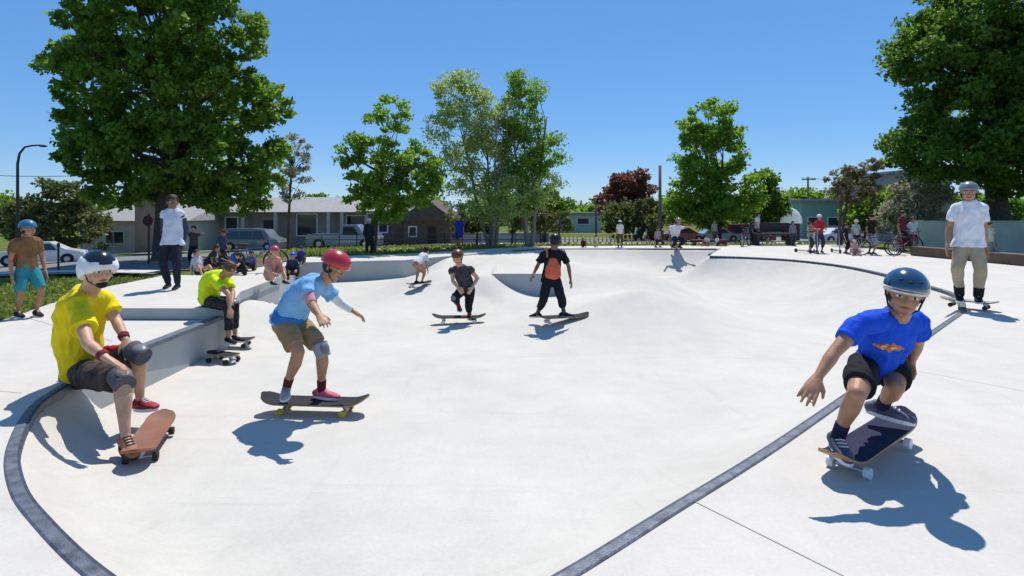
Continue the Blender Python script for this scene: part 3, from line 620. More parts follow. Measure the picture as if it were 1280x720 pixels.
#PEOPLE
# ------------------------------------------------------------------ people
UP = Vector((0, 0, 1))
def ik(a, b, l1, l2, pole):
    a = Vector(a); b = Vector(b); d = b - a; L = d.length; L = min(L, (l1 + l2) * .999); dn = d.normalized()
    x = (l1 * l1 - l2 * l2 + L * L) / (2 * L); hgt = math.sqrt(max(l1 * l1 - x * x, 0)); p = Vector(pole); p = (p - dn * p.dot(dn)).normalized()
    return a + dn * x + p * hgt
def add_hand(pm, w_, d, nrm, h, curl=.45, side=1):
    """palm, four unequal bent fingers, thumb off the side"""
    d = d.normalized(); nrm = (nrm - d * nrm.dot(d)).normalized(); t = d.cross(nrm) * side
    pe = w_ + d * .40 * h
    pm.loft([w_ - d * .06 * h, w_ + d * .12 * h, w_ + d * .30 * h, pe], [.105 * h, .15 * h, .185 * h, .165 * h], [.085 * h, .085 * h, .075 * h, .055 * h], t)
    for k, (o, l) in enumerate(((-.14, .30), (-.048, .36), (.048, .34), (.138, .26))):
        b0 = pe + t * o * h - d * .04 * h; dd = (d + t * o * .9).normalized(); d2 = (dd + nrm * curl * .7).normalized(); d3 = (dd * .8 + nrm * curl * 1.6).normalized()
        m1 = b0 + dd * l * .42 * h; m2 = m1 + d2 * l * .34 * h; m3 = m2 + d3 * l * .30 * h
        pm.tube([b0, m1, m2, m3], [.046 * h, .042 * h, .038 * h, .031 * h], n=8)
    b0 = w_ + d * .10 * h - t * .10 * h; m1 = b0 - t * .12 * h + d * .13 * h + nrm * .04 * h; m2 = m1 - t * .04 * h + d * .14 * h + nrm * .05 * h
    pm.tube([b0, m1, m2], [.062 * h, .05 * h, .036 * h], n=8)
def shoe(root, ank, toe_dir, h, col, sole=WHT, vox=.006, floor=None, lace=None, up=UP):
    d = toe_dir.normalized(); up = (up - d * up.dot(d)).normalized(); s = d.cross(up); A = ank; b = -.30 * h
    P = lambda f_, u_: A + d * f_ * h + up * u_ * h
    p = PM(); p.loft([P(-.26, -.16), P(-.14, -.12), P(.08, -.10), P(.30, -.15), P(.55, -.19), P(.72, -.21)], [.13 * h, .17 * h, .17 * h, .18 * h, .19 * h, .14 * h], [.15 * h, .18 * h, .19 * h, .13 * h, .10 * h, .08 * h], s)
    p.tube([P(-.06, -.1), P(-.05, .06)], [.165 * h, .15 * h], True, False)
    o = link('shoe', p, col, root, voxel=vox, it=2)
    q = PM(); n = 20; rs = []
    for zz in (-.34, -.24):
        rs.append([P(.22 + .56 * math.cos(a) , zz) + s * (.19 + .035 * math.cos(a)) * h * math.sin(a) for a in [2 * math.pi * i / n for i in range(n)]])
    q.rings(rs); link('sole', q, sole, o, world=True, smooth=False)
    if lace:
        q = PM()
        for k in range(4):
            f_ = .12 + k * .09; q.tube([P(f_, .06 - k * .035) - s * .1 * h, P(f_ + .02, .1 - k * .045), P(f_, .06 - k * .035) + s * .1 * h], .016 * h, n=6)
        link('lace', q, lace, o)
    return o
def person(label, J, h, fwd, cat='person', group=None, sk=SK1, vox=.006, build=1.0, top=None, bottom=None, feet=None, head=None, extra=None,
           upv=None, handdirs=None, toes=None, bow=None, curl=.45, eyes=True, name='person', hands=True, side=None):
    """J: joint positions (metres). top = dict(mat, sleeve, hem, loose, ...), bottom = dict(mat, leg), feet = dict(mat), head = dict(kind, mat)"""
    J = {k: Vector(v) for k, v in J.items()}; f = Vector(fwd).normalized(); u = Vector(upv) if upv else (J['head'] - J['neck']).normalized() * .5 + UP
    u = (u - f * u.dot(f)).normalized(); s = f.cross(u); low = min(J['aL'].z, J['aR'].z) - .33 * h
    root = thing(name, label, cat, ((J['aL'].x + J['aR'].x) / 2, (J['aL'].y + J['aR'].y) / 2, low), group)
    c = J['head']; B = build; side = Vector(side) if side else (J['sR'] - J['sL']).normalized(); hs_ = (J['hR'] - J['hL']).normalized()
    pel = J['pelvis']; nk = J['neck']; bw = Vector(bow) if bow else Vector((0, 0, 0))
    sp = lambda t: pel.lerp(nk, t) + bw * (4 * t * (1 - t))
    sd_ = [hs_, hs_, hs_.lerp(side, .5), side, side, side]
    p = PM()
    p.loft([pel + (pel - nk).normalized() * .25 * h, pel, sp(.38), sp(.68), sp(.88), nk], [.50 * h * B, .60 * h * B, .50 * h * B, .60 * h * B, .54 * h * B, .30 * h], [.38 * h * B, .42 * h * B, .36 * h * B, .41 * h * B, .34 * h * B, .27 * h], sd_)
    p.tube([nk - u * .1 * h, c - u * .25 * h - f * .08 * h], [.28 * h, .255 * h])
    for S in 'LR':
        sh, el, wr, hp, kn, an = (J[k + S] for k in ('s', 'e', 'w', 'h', 'k', 'a'))
        p.tube([sp(.97), sh], [.24 * h * B, .22 * h * B]); p.tube([sh, sh.lerp(el, .35), el], [.235 * h * B, .215 * h * B, .165 * h * B]); p.tube([el, el.lerp(wr, .3), wr], [.165 * h * B, .175 * h * B, .11 * h * B])
        p.tube([hp, hp.lerp(kn, .4), kn], [.35 * h * B, .34 * h * B, .24 * h * B])
        cb = (kn - hp).normalized() * .05 * h; p.tube([kn, kn.lerp(an, .3) + cb, kn.lerp(an, .7), an], [.235 * h * B, .245 * h * B, .165 * h * B, .13 * h * B])
        td = (toes or {}).get(S, f); td = Vector(td); td = td.normalized(); p.tube([an, an + td * .45 * h - UP * .18 * h], [.13 * h, .09 * h])
        if hands:
            hd = Vector((handdirs or {}).get(S, (wr - el))); nn = (handdirs or {}).get('n' + S); nn = Vector(nn) if nn else (f * .2 + (pel - wr).normalized())
            add_hand(p, wr, hd, nn, h, curl, 1 if S == 'R' else -1)
        else: p.tube([wr, wr + (wr - el).normalized() * .5 * h], [.12 * h, .09 * h])
    # head
    p.ell(c + u * .10 * h - f * .02 * h, s, f, u, .345 * h, .41 * h, .385 * h, 20, 14); p.ell(c - u * .16 * h + f * .09 * h, s, f, u, .265 * h, .29 * h, .33 * h, 16, 12)
    p.ell(c - u * .42 * h + f * .27 * h, s, f, u, .11 * h, .09 * h, .075 * h); p.ell(c + u * .12 * h + f * .33 * h, s, f, u, .22 * h, .07 * h, .055 * h)
    p.loft([c + u * .05 * h + f * .36 * h, c - u * .04 * h + f * .42 * h, c - u * .12 * h + f * .455 * h], [.04 * h, .05 * h, .075 * h], [.05 * h, .055 * h, .05 * h], s, n=10)
    for q in (-1, 1):
        p.ell(c + s * q * .35 * h - u * .02 * h - f * .03 * h, s, f, u, .05 * h, .09 * h, .14 * h, 10, 8); p.ell(c + s * q * .17 * h - u * .12 * h + f * .27 * h, s, f, u, .10 * h, .09 * h, .09 * h, 10, 8)
    body = link('body', p, sk, root, voxel=vox, it=2)
    if eyes:
        for q in (-1, 1):
            ec = c + s * q * .145 * h + u * .02 * h + f * .335 * h; e = link('eye', PM().ell(ec, s, f, u, .075 * h, .045 * h, .04 * h, 12, 8), EYEW, root, smooth=True)
            link('iris', PM().ell(ec + f * .03 * h, s, f, u, .034 * h, .02 * h, .034 * h, 10, 6), IRIS, e, smooth=True)
            link('eyebrow', PM().tube([c + s * q * .07 * h + u * .125 * h + f * .40 * h, c + s * q * .16 * h + u * .15 * h + f * .385 * h, c + s * q * .25 * h + u * .115 * h + f * .33 * h], [.018 * h, .02 * h, .012 * h], n=6), HAIRD, root, smooth=True)
        link('mouth', PM().loft([c - s * .11 * h - u * .245 * h + f * .335 * h, c - u * .25 * h + f * .395 * h, c + s * .11 * h - u * .245 * h + f * .335 * h], [.012 * h, .034 * h, .012 * h], [.012 * h, .02 * h, .012 * h], u, n=8), LIP, root, smooth=True)
    if top:
        T = top; m = T['mat']; L_ = T.get('loose', .06) * h; hem = T.get('hem', .15); p = PM(); ax = (pel - nk).normalized()
        p.loft([pel + ax * hem * h, pel + ax * (hem - .1) * h, pel, sp(.38), sp(.68), sp(.88), sp(1.04)], [(.63 + .12 * (hem > .3)) * h * B + L_ * 1.5, (.62 + .11 * (hem > .3)) * h * B + L_ * 1.4, .61 * h * B + L_ * 1.3, .55 * h * B + L_ * 1.5, .61 * h * B + L_, .56 * h * B + L_ * .5, .34 * h],
               [(.47 + .05 * (hem > .3)) * h * B + L_, (.46 + .05 * (hem > .3)) * h * B + L_, .45 * h * B + L_, .40 * h * B + L_ * 1.2, .44 * h * B + L_, .37 * h * B + L_ * .6, .31 * h], [hs_, hs_, hs_, hs_.lerp(side, .5), side, side, side], False, False, 28)
        sl_ = T.get('sleeve', .6)
        for S in 'LR':
            sh, el, wr = (J[k + S] for k in ('s', 'e', 'w')); r0 = .25 * h * B + L_ * .35
            p.tube([sp(.97), sh], [.30 * h * B, r0 + .02 * h])
            if sl_ <= 1: p.tube([sh, sh.lerp(el, sl_ * .5), sh.lerp(el, sl_)], [r0, r0 * .98, (.215 + .03 * (1 - sl_)) * h * B + L_ * .8], True, False)
            else: p.tube([sh, el], [r0, .19 * h * B + L_ * .6]); p.tube([el, el.lerp(wr, (sl_ - 1))], [.19 * h * B + L_ * .6, .13 * h * B + L_ * .5], True, False)
        so_ = link(T.get('name', 'shirt'), p, m, root, voxel=vox * 1.15, it=3, disp=T.get('disp', .075) * h, dscale=2.6 / h)
        for e in T.get('post', []): e(so_, locals())
    if bottom:
        T = bottom; m = T['mat']; L_ = T.get('loose', .06) * h; leg = T.get('leg', .9); p = PM(); ax = (pel - nk).normalized()
        p.loft([pel + ax * .38 * h, pel, pel - ax * .22 * h], [.50 * h * B + L_ * .4, .60 * h * B + L_ * .4, .58 * h * B + L_ * .4], [.37 * h * B + L_ * .4, .43 * h * B + L_ * .4, .42 * h * B + L_ * .3], hs_, True, False, 24)
        for S in 'LR':
            hp, kn, an = (J[k + S] for k in ('h', 'k', 'a'))
            if leg <= 1: p.tube([hp, hp.lerp(kn, leg * .5), hp.lerp(kn, leg)], [.36 * h * B + L_ * .6, .35 * h * B + L_, (.36 - .1 * leg) * h * B + L_ * 1.3], True, False)
            else:
                p.tube([hp, hp.lerp(kn, .5), kn], [.355 * h * B + L_ * .5, .34 * h * B + L_ * .8, .27 * h * B + L_ * .8]); t = leg - 1; p.tube([kn, kn.lerp(an, t * .5), kn.lerp(an, t)], [.27 * h * B + L_ * .8, .25 * h * B + L_ * .8, (.23 - .07 * t) * h * B + L_ * .9], True, False)
        link(T.get('name', 'shorts' if leg < 1.5 else 'trousers'), p, m, root, voxel=vox * 1.15, it=3, disp=T.get('disp', .05) * h, dscale=2.4 / h)
    if feet:
        T = feet
        for S in 'LR':
            an, kn = J['a' + S], J['k' + S]; td = Vector((toes or {}).get(S, f))
            mm = T.get('mat' + S, T['mat'])
            if T.get('sock'): link('sock', PM().tube([an - UP * .08 * h, an.lerp(kn, T.get('sockh', .3))], [.165 * h, .19 * h * B], True, False), T['sock'], root, voxel=vox, it=1)
            shoe(root, an, td, h, mm, T.get('sole', WHT), vox, lace=T.get('lace'))
    if head:
        k = head['kind']; m = head['mat']
        if k in ('hair', 'long_hair'):
            p = PM(); p.ell(c + u * .15 * h - f * .07 * h, s, f, u, .385 * h, .43 * h, .40 * h, 20, 14); p.ell(c - u * .05 * h - f * .17 * h, s, f, u, .36 * h, .28 * h, .35 * h, 16, 10)
            if k == 'long_hair': p.tube([c - f * .2 * h, c - f * .3 * h - u * .75 * h], [.3 * h, .16 * h])
            link('hair', p, m, root, voxel=vox, it=1, disp=.03 * h, dscale=8 / h)
        elif k == 'helmet':
            if head.get('hair', True): link('hair', PM().ell(c + u * .0 * h - f * .1 * h, s, f, u, .375 * h, .38 * h, .37 * h, 16, 12), HAIRD, root, smooth=True)
            p = PM(); n = 32; rs = []; hc = c + u * .19 * h - f * .02 * h; R = head.get('r', 1.0)
            def ringat(th, k_, lift=0): return [hc + s * (  .435 * h * R * k_ * math.sin(th) * math.cos(a)) + f * (.505 * h * R * k_ * math.sin(th) * math.sin(a)) + u * (.42 * h * R * k_ * math.cos(th) + lift * max(0, math.sin(a)) * h - (.05 * h * max(0, -math.sin(a)) if th > 1.4 else 0)) for a in [2 * math.pi * i / n for i in range(n)]]
            ths = [math.radians(q) for q in (4, 18, 32, 46, 60, 74, 86, 94, 101)]
            for th in ths: rs.append(ringat(th, 1.0, .05 if th > 1.4 else 0))
            for th in reversed(ths): rs.append(ringat(th, .88, .05 if th > 1.4 else 0))
            p.rings(rs); hel = link('helmet', p, m, root, smooth=True)
            if head.get('band'):
                q = PM(); rb = []
                for th, kk in ((math.radians(93), 1.006), (math.radians(108), 1.0), (math.radians(109), .80), (math.radians(93), .82)): rb.append(ringat(th, kk, .05))
                q.rings(rb); link('helmet_rim', q, head['band'], hel, smooth=True)
            if head.get('vents'):
                for a_, e_ in head['vents']:
                    dv = (f * math.cos(e_) * math.cos(a_) + s * math.cos(e_) * math.sin(a_) + u * math.sin(e_)); cc_ = hc + f * dv.dot(f) * .505 * h * R + s * dv.dot(s) * .435 * h * R + u * dv.dot(u) * .42 * h * R
                    t1 = dv.cross(u).normalized(); link('vent', PM().ell(cc_, t1, dv, dv.cross(t1), .055 * h, .025 * h, .04 * h, 12, 6), BLK, hel, smooth=True)
            if head.get('strap', True):
                for q in (-1, 1): link('strap', PM().tube([c + s * q * .40 * h + u * .05 * h, c + s * q * .30 * h - u * .3 * h + f * .12 * h, c - u * .50 * h + f * .2 * h], .022 * h, n=6), head.get('strapmat', BLK), root, smooth=True)
        elif k == 'cap':
            p = PM(); p.ell(c + u * .17 * h - f * .03 * h, s, f, u, .40 * h, .45 * h, .36 * h, 20, 14); link('cap', p, m, root, smooth=True)
            p = PM(); p.ell(c + u * .17 * h + f * .48 * h, s, f, u, .30 * h, .26 * h, .035 * h, 16, 8); link('cap_brim', p, m, root, smooth=True)
            link('hair', PM().ell(c - u * .0 * h - f * .12 * h, s, f, u, .37 * h, .34 * h, .36 * h, 16, 12), HAIRD, root, smooth=True)
        elif k == 'hat':
            p = PM(); p.ell(c + u * .2 * h, s, f, u, .40 * h, .44 * h, .36 * h, 20, 12); p.ell(c + u * .18 * h, s, f, u, .75 * h, .78 * h, .04 * h, 24, 6); link('hat', p, m, root, smooth=True)
    return root, locals()
def pads(root, J, h, S, m, knee=True, f=None):
    kn, an, hp = Vector(J['k' + S]), Vector(J['a' + S]), Vector(J['h' + S]); out = ((kn - an).normalized() + (kn - hp).normalized()).normalized()
    ax = (hp - an).normalized(); sd2 = ax.cross(out).normalized()
    pd = link('knee_pad', PM().tube([kn - ax * .3 * h - out * .02 * h, kn + ax * .28 * h - out * .02 * h], [.29 * h, .31 * h], False, False), m, root, voxel=.007, it=2)
    link('pad_cap', PM().ell(kn + out * .24 * h, sd2, out, ax, .2 * h, .1 * h, .24 * h), mat('pad_shell', (.17, .175, .19), .4), pd, smooth=True)
def skateboard(label, c, heading, L=.8, W=.2, roll=0, pitch=0, top=None, under=None, wheel=None, name='skateboard', group=None, flip=False):
    """c = ground point under the middle; heading = direction of the nose in plan (radians)"""
    root = thing(name, label, 'skateboard', c, group); root.rotation_euler = (roll + (math.pi if flip else 0), pitch, heading); zt = .095 if not flip else -.02
    nx, ny = 30, 9; v = []; t_ = .012
    for k in (0, 1):
        for i in range(nx + 1):
            x = (i / nx - .5) * L; e = max(0, abs(x) - (L / 2 - W / 2)); hw = math.sqrt(max((W / 2) ** 2 - e * e, 0)) if e > 0 else W / 2; hw = max(hw, .012)
            for j in range(ny + 1):
                y = (j / ny * 2 - 1) * hw; kz = max(0, abs(x) - L * .31); z = zt + kz * kz * 2.2 + .5 * (y * y) ** 1.0 * 1.2 - k * t_; v.append((x, y, z))
    f = []; m = ny + 1; o_ = (nx + 1) * m
    for i in range(nx):
        for j in range(ny):
            a = i * m + j; f.append((a, a + m, a + m + 1, a + 1)); f.append((o_ + a, o_ + a + 1, o_ + a + m + 1, o_ + a + m))
    def side(seq):
        for a, b in zip(seq, seq[1:]): f.append((a, b, o_ + b, o_ + a))
    side([i * m for i in range(nx + 1)]); side([i * m + ny for i in range(nx, -1, -1)]); side([j for j in range(ny, -1, -1)]); side([nx * m + j for j in range(ny + 1)])
    wood = under or mat('board_wood', (.36, .22, .11), .5, .2, 6)
    d = link('deck', PM().add(v, f), wood, root, smooth=True, world=False)
    g = PM(); vv = [(a, b, c_ + .0025) for a, b, c_ in v[:o_]]; g.add(vv, [q for q in f if max(q) < o_]); link('grip_tape', g, top or mat('grip_tape', (.03, .03, .035), .95, .25, 40, .5, 300), d, smooth=True, world=False)
    for sx in (-1, 1):
        x = sx * L * .29; tr = link('truck', PM().box((x - .03, -.028, zt - .03), (x + .03, .028, zt - .012)).tube([(x, -.062, .03), (x, .062, .03)], .011, n=8).tube([(x - sx * .02, 0, zt - .025), (x, 0, .03)], [.022, .016], n=8), STEEL, root, world=False, smooth=False)
        for sy in (-1, 1): link('wheel', PM().tube([(x, sy * .068, .028), (x, sy * .100, .028)], [.028, .028], False, False, n=18), wheel or WHT, tr, world=False, smooth=False, bevel=.003)
    return root
def floor_at(px, py):
    p = bowl_hit(px, py); return p
print('floor pts', [tuple(round(c, 2) for c in floor_at(*q)) for q in ((395, 517), (580, 402), (692, 402), (180, 560), (525, 360), (285, 440), (278, 455))])

# --- boy in blue, foreground right
def ck(nm, J):
    for S in 'LR': print(nm, S, 'uarm %.2f farm %.2f thigh %.2f shin %.2f' % tuple((Vector(J[a + S]) - Vector(J[b + S])).length for a, b in (('s', 'e'), ('e', 'w'), ('h', 'k'), ('k', 'a'))), 'torso %.2f' % (Vector(J['neck']) - Vector(J['pelvis'])).length)
h = .205
J = dict(head=at(1131, 368, 2.72), neck=at(1120, 396, 2.80), pelvis=at(1099, 452, 3.02), sL=at(1076, 405, 2.74), sR=at(1144, 404, 2.86), eL=at(1043, 440, 2.68), wL=at(1022, 472, 2.62), eR=at(1147, 428, 2.97), wR=at(1139, 452, 3.08),
         hL=at(1081, 458, 2.96), hR=at(1117, 455, 3.08), kL=at(1071, 492, 2.72), kR=at(1119, 484, 2.86), aL=at(1046, 546, 2.83), aR=at(1102, 505, 3.10))
ck('blue', J)
BLU = cloth('royal_blue', (.012, .085, .62)); BSH = cloth('black', (.018, .018, .022)); NAVY = mat('helmet_navy', (.012, .06, .13), .18, .08, 3, coat=1.0, spec=.6)
SHOE1 = mat('shoe_grey', (.10, .10, .14), .7, .5, 14); 
r, L_ = person('boy in bright blue shirt and navy helmet crouching on a skateboard in the right foreground', J, h, (-.46, -.87, -.10), vox=.0048, build=.88, top=dict(mat=BLU, sleeve=.55, hem=.12, loose=.07), bottom=dict(mat=BSH, leg=.72, loose=.07),
           feet=dict(mat=SHOE1, sock=cloth('navy_sock', (.015, .02, .05)), sockh=.32, lace=WHT), head=dict(kind='helmet', mat=NAVY, band=mat('helmet_liner', (.62, .60, .54), .7, .2, 30), vents=[(0, .45), (.5, .5), (-.5, .5)], r=1.07, strapmat=BLK),
           toes=dict(L=(-.15, -.95, -.1), R=(.75, -.6, -.1)), handdirs=dict(L=(-.55, -.35, -.55), R=(-.2, .2, -.8), nL=(.2, .5, -.6)), curl=.15, upv=(.12, -.1, 1))
c = J['pelvis'].lerp(J['neck'], .5) + Vector((.03, -.13, 0))
# shirt print: an orange and white splash printed on the cloth
def decal(o, name, c0, dirv, shapes, m, off):
    me = o.data; org = parent_origin(o.parent) if o.parent else Vector(); dv = Vector(dirv).normalized(); ax = dv.cross(UP).normalized() * -1; bx = ax.cross(dv); p = PM(); vmap = {}
    for pl_ in me.polygons:
        if pl_.normal.dot(dv) < .25: continue
        d = org + pl_.center - c0
        if abs(d.dot(dv)) > .14: continue
        x, y = d.dot(ax), d.dot(bx)
        if any(((x - sx) / ra) ** 2 + ((y - sy) / rb) ** 2 < 1 + .3 * math.sin(x * 190) for sx, sy, ra, rb in shapes):
            ids = []
            for i in pl_.vertices:
                if i not in vmap: vmap[i] = len(p.v); v = me.vertices[i]; p.v.append(tuple(org + v.co + v.normal * off))
                ids.append(vmap[i])
            p.f.append(tuple(ids))
    if p.f: link(name, p, m, o, smooth=True)
shirt = [q for q in r.children if q.name.startswith('shirt')][0]
decal(shirt, 'print', at(1113, 434, 2.80), (0, -.9, -.35), [(0, 0, .045, .02), (-.032, .004, .03, .016), (.04, .008, .028, .014), (.01, .022, .02, .012)], cloth('print_orange', (.55, .20, .05), var=.5, scale=40), .0015)
decal(shirt, 'print_highlight', at(1113, 434, 2.80), (0, -.9, -.35), [(.02, .003, .018, .007), (-.03, -.004, .014, .006)], cloth('print_white', (.6, .5, .4)), .003)
ground = gp(1090, 572)
skateboard('dark skateboard with white wheels under the boy in the blue shirt', (1.89, 2.95, .004), math.atan2(.58, .76), L=.92, W=.19, top=mat('grip_navy', (.018, .02, .05), .9, .3, 30), pitch=-.02)

# --- red helmeted skater
z0 = -.33; h = .205; Yk = 4.55
J = dict(head=at(418, 334, 4.45), neck=at(403, 353, 4.5), pelvis=at(362, 398, 4.6), sL=at(383, 357, 4.33), sR=at(408, 362, 4.68), eL=at(390, 381, 4.2), wL=at(399, 394, 4.08), eR=at(425, 378, 4.74), wR=at(440, 388, 4.74),
         hL=at(355, 405, 4.52), hR=at(373, 404, 4.66), kL=at(373, 440, 4.40), kR=at(402, 437, 4.52), aL=at(358, 483, 4.5), aR=at(402, 487, 4.6))
ck('red', J)
RED = mat('helmet_red', (.50, .018, .022), .3, .06, 3, coat=.8); LBL = cloth('pale_blue', (.20, .42, .68)); TAN = cloth('tan', (.33, .21, .11)); MAR = cloth('maroon', (.12, .02, .03)); PNK = mat('shoe_pink', (.55, .10, .14), .7, .35, 18)
r2, L2 = person('skater in red helmet and pale blue shirt crouching on a skateboard in the bowl', J, h, (.80, -.25, -.42), vox=.0065, top=dict(mat=LBL, sleeve=.5, hem=.22, loose=.09), bottom=dict(mat=TAN, leg=.8, loose=.06),
            feet=dict(mat=PNK, matL=mat('shoe_pale', (.4, .38, .38), .7, .3, 20), sock=MAR, sockh=.25), head=dict(kind='helmet', mat=RED, r=1.2), toes=dict(L=(.25, -.95, -.05), R=(.95, -.15, -.05)), side=(.25, 1, 0), upv=(.45, 0, 1), bow=(-.04, 0, .05), curl=.5)
link('sleeve', PM().tube([J['sR'].lerp(J['eR'], .3), J['eR'], J['wR']], [.22 * h, .19 * h, .15 * h], False, False), cloth('white', (.72, .72, .72)), r2, voxel=.008)
link('sleeve', PM().tube([J['sL'].lerp(J['eL'], .25), J['sL'].lerp(J['eL'], .95)], [.25 * h, .21 * h], False, False), cloth('pink', (.62, .30, .32)), r2, voxel=.008)
link('shirt_hem', PM().loft([J['pelvis'] + Vector((-.02, 0, -.03)), J['pelvis'] + Vector((.02, 0, .05))], [.17, .165], [.125, .12], (.2, 1, 0), False, False, 24), cloth('mid_blue', (.03, .17, .45)), r2, voxel=.008, disp=.006)
pads(r2, J, h, 'R', cloth('grey', (.34, .34, .36)))
skateboard('skateboard with yellow wheels under the red helmeted skater in the bowl', (-1.60, 4.55, bz(-1.6, 4.55) + .002), math.atan2(-.08, 1), L=.90, W=.215, wheel=mat('wheel_yellow', (.55, .38, .04), .5))

# --- seated man in yellow
h = .235
J = dict(head=at(123, 337, 3.95), neck=at(108, 366, 4.05), pelvis=at(104, 458, 4.28), sL=at(97, 382, 3.90), sR=at(130, 377, 4.25), eL=at(110, 430, 3.68), wL=at(132, 447, 3.62), eR=at(145, 400, 4.22), wR=at(157, 425, 4.12),
         hL=at(104, 466, 4.12), hR=at(120, 462, 4.42), kL=at(152, 474, 3.74), kR=at(172, 441, 4.08), aL=at(157, 547, 3.66), aR=at(175, 500, 4.26))
ck('yellow', J)
YEL = cloth('yellow', (.80, .62, .015)); CAM = cloth('camo_cargo', (.06, .045, .04), var=.7, scale=14)
r3, L3 = person('man in yellow shirt with white cloth under a black helmet, sitting on the rim', J, h, (.85, -.5, -.16), vox=.0065, sk=SK2, build=.93, top=dict(mat=YEL, sleeve=.62, hem=.05, loose=.15, disp=.07), bottom=dict(mat=CAM, leg=.9, loose=.1),
            feet=None, head=dict(kind='helmet', mat=mat('helmet_black', (.012, .013, .018), .2, coat=.8), r=1.0, hair=False), toes=dict(L=(.75, -.6, -.1), R=(.8, -.5, .1)), side=(.30, 1, .0), bow=(-.06, .02, .02),
            handdirs=dict(L=(.8, .1, -.5), R=(.5, -.3, -.7), nL=(.1, -.2, -1), nR=(.2, 0, -1)), curl=.6)
for S, (mm, ms) in dict(L=(mat('sandal_brown', (.30, .14, .08), .7), BLK), R=(mat('sneaker_red', (.35, .03, .04), .7, .5, 20), WHT)).items():
    shoe(r3, J['a' + S], Vector((.75, -.6, -.12)) if S == 'L' else Vector((.85, -.35, .12)), h, mm, ms, .0065, lace=(BLK if S == 'L' else WHT))
f_ = Vector((.85, -.5, -.16)).normalized(); s_ = f_.cross(UP).normalized(); c = J['head']
q = PM(); n = 36; rs = []
for zt_, zb_, kx, ky in ((.40, .34, .40, .46), (.32, .18, .47, .54), (.22, -.08, .505, .56), (.16, -.26, .50, .53), (.11, -.42, .47, .49)):
    rs.append([c - f_ * .03 * h + s_ * kx * h * math.cos(t) * (1 + .03 * math.sin(7 * t)) + f_ * ky * h * math.sin(t) + UP * h * ((zt_ + zb_) / 2 + (zt_ - zb_) / 2 * math.sin(t)) for t in [2 * math.pi * i / n for i in range(n)]])
q.rings(rs); link('head_cloth', q, cloth('white_cotton', (.78, .78, .77)), r3, voxel=.007, disp=.004)
for S in 'LR': pads(r3, J, h, S, cloth('pad_grey', (.10, .10, .11)))
for S in 'LR':
    kk = J['e' + S].lerp(J['w' + S], .93); link('wrist_guard', PM().tube([J['e' + S].lerp(J['w' + S], .72), kk], [.17 * h, .15 * h], False, False), cloth('dark_red', (.22, .03, .04)), r3, voxel=.008)
lap = J['hR'].lerp(J['kR'], .55) + Vector((-.01, -.02, .095))
link('beard', PM().ell(c - UP * .40 * h + f_ * .20 * h, s_, f_, UP, .16 * h, .16 * h, .11 * h), HAIRD, r3, voxel=.006)
o = link('cloth_bundle', PM().ell(lap, Vector((1, 0, 0)), Vector((0, 1, 0)), UP, .07, .05, .028), cloth('crimson', (.42, .02, .03)), None, voxel=.006, disp=.02, dscale=14); tag(o, 'crumpled red glove lying on the knees of the man in yellow', 'glove'); o.name = 'glove'
skateboard('salmon brown skateboard under the feet of the man in the yellow shirt', (-2.47, 3.82, bz(-2.47, 3.82) + .008), math.atan2(1, -.36), L=.76, W=.19, top=mat('deck_salmon', (.24, .11, .07), .7, .2, 6), under=mat('deck_orange', (.30, .12, .06), .6), wheel=BLK)

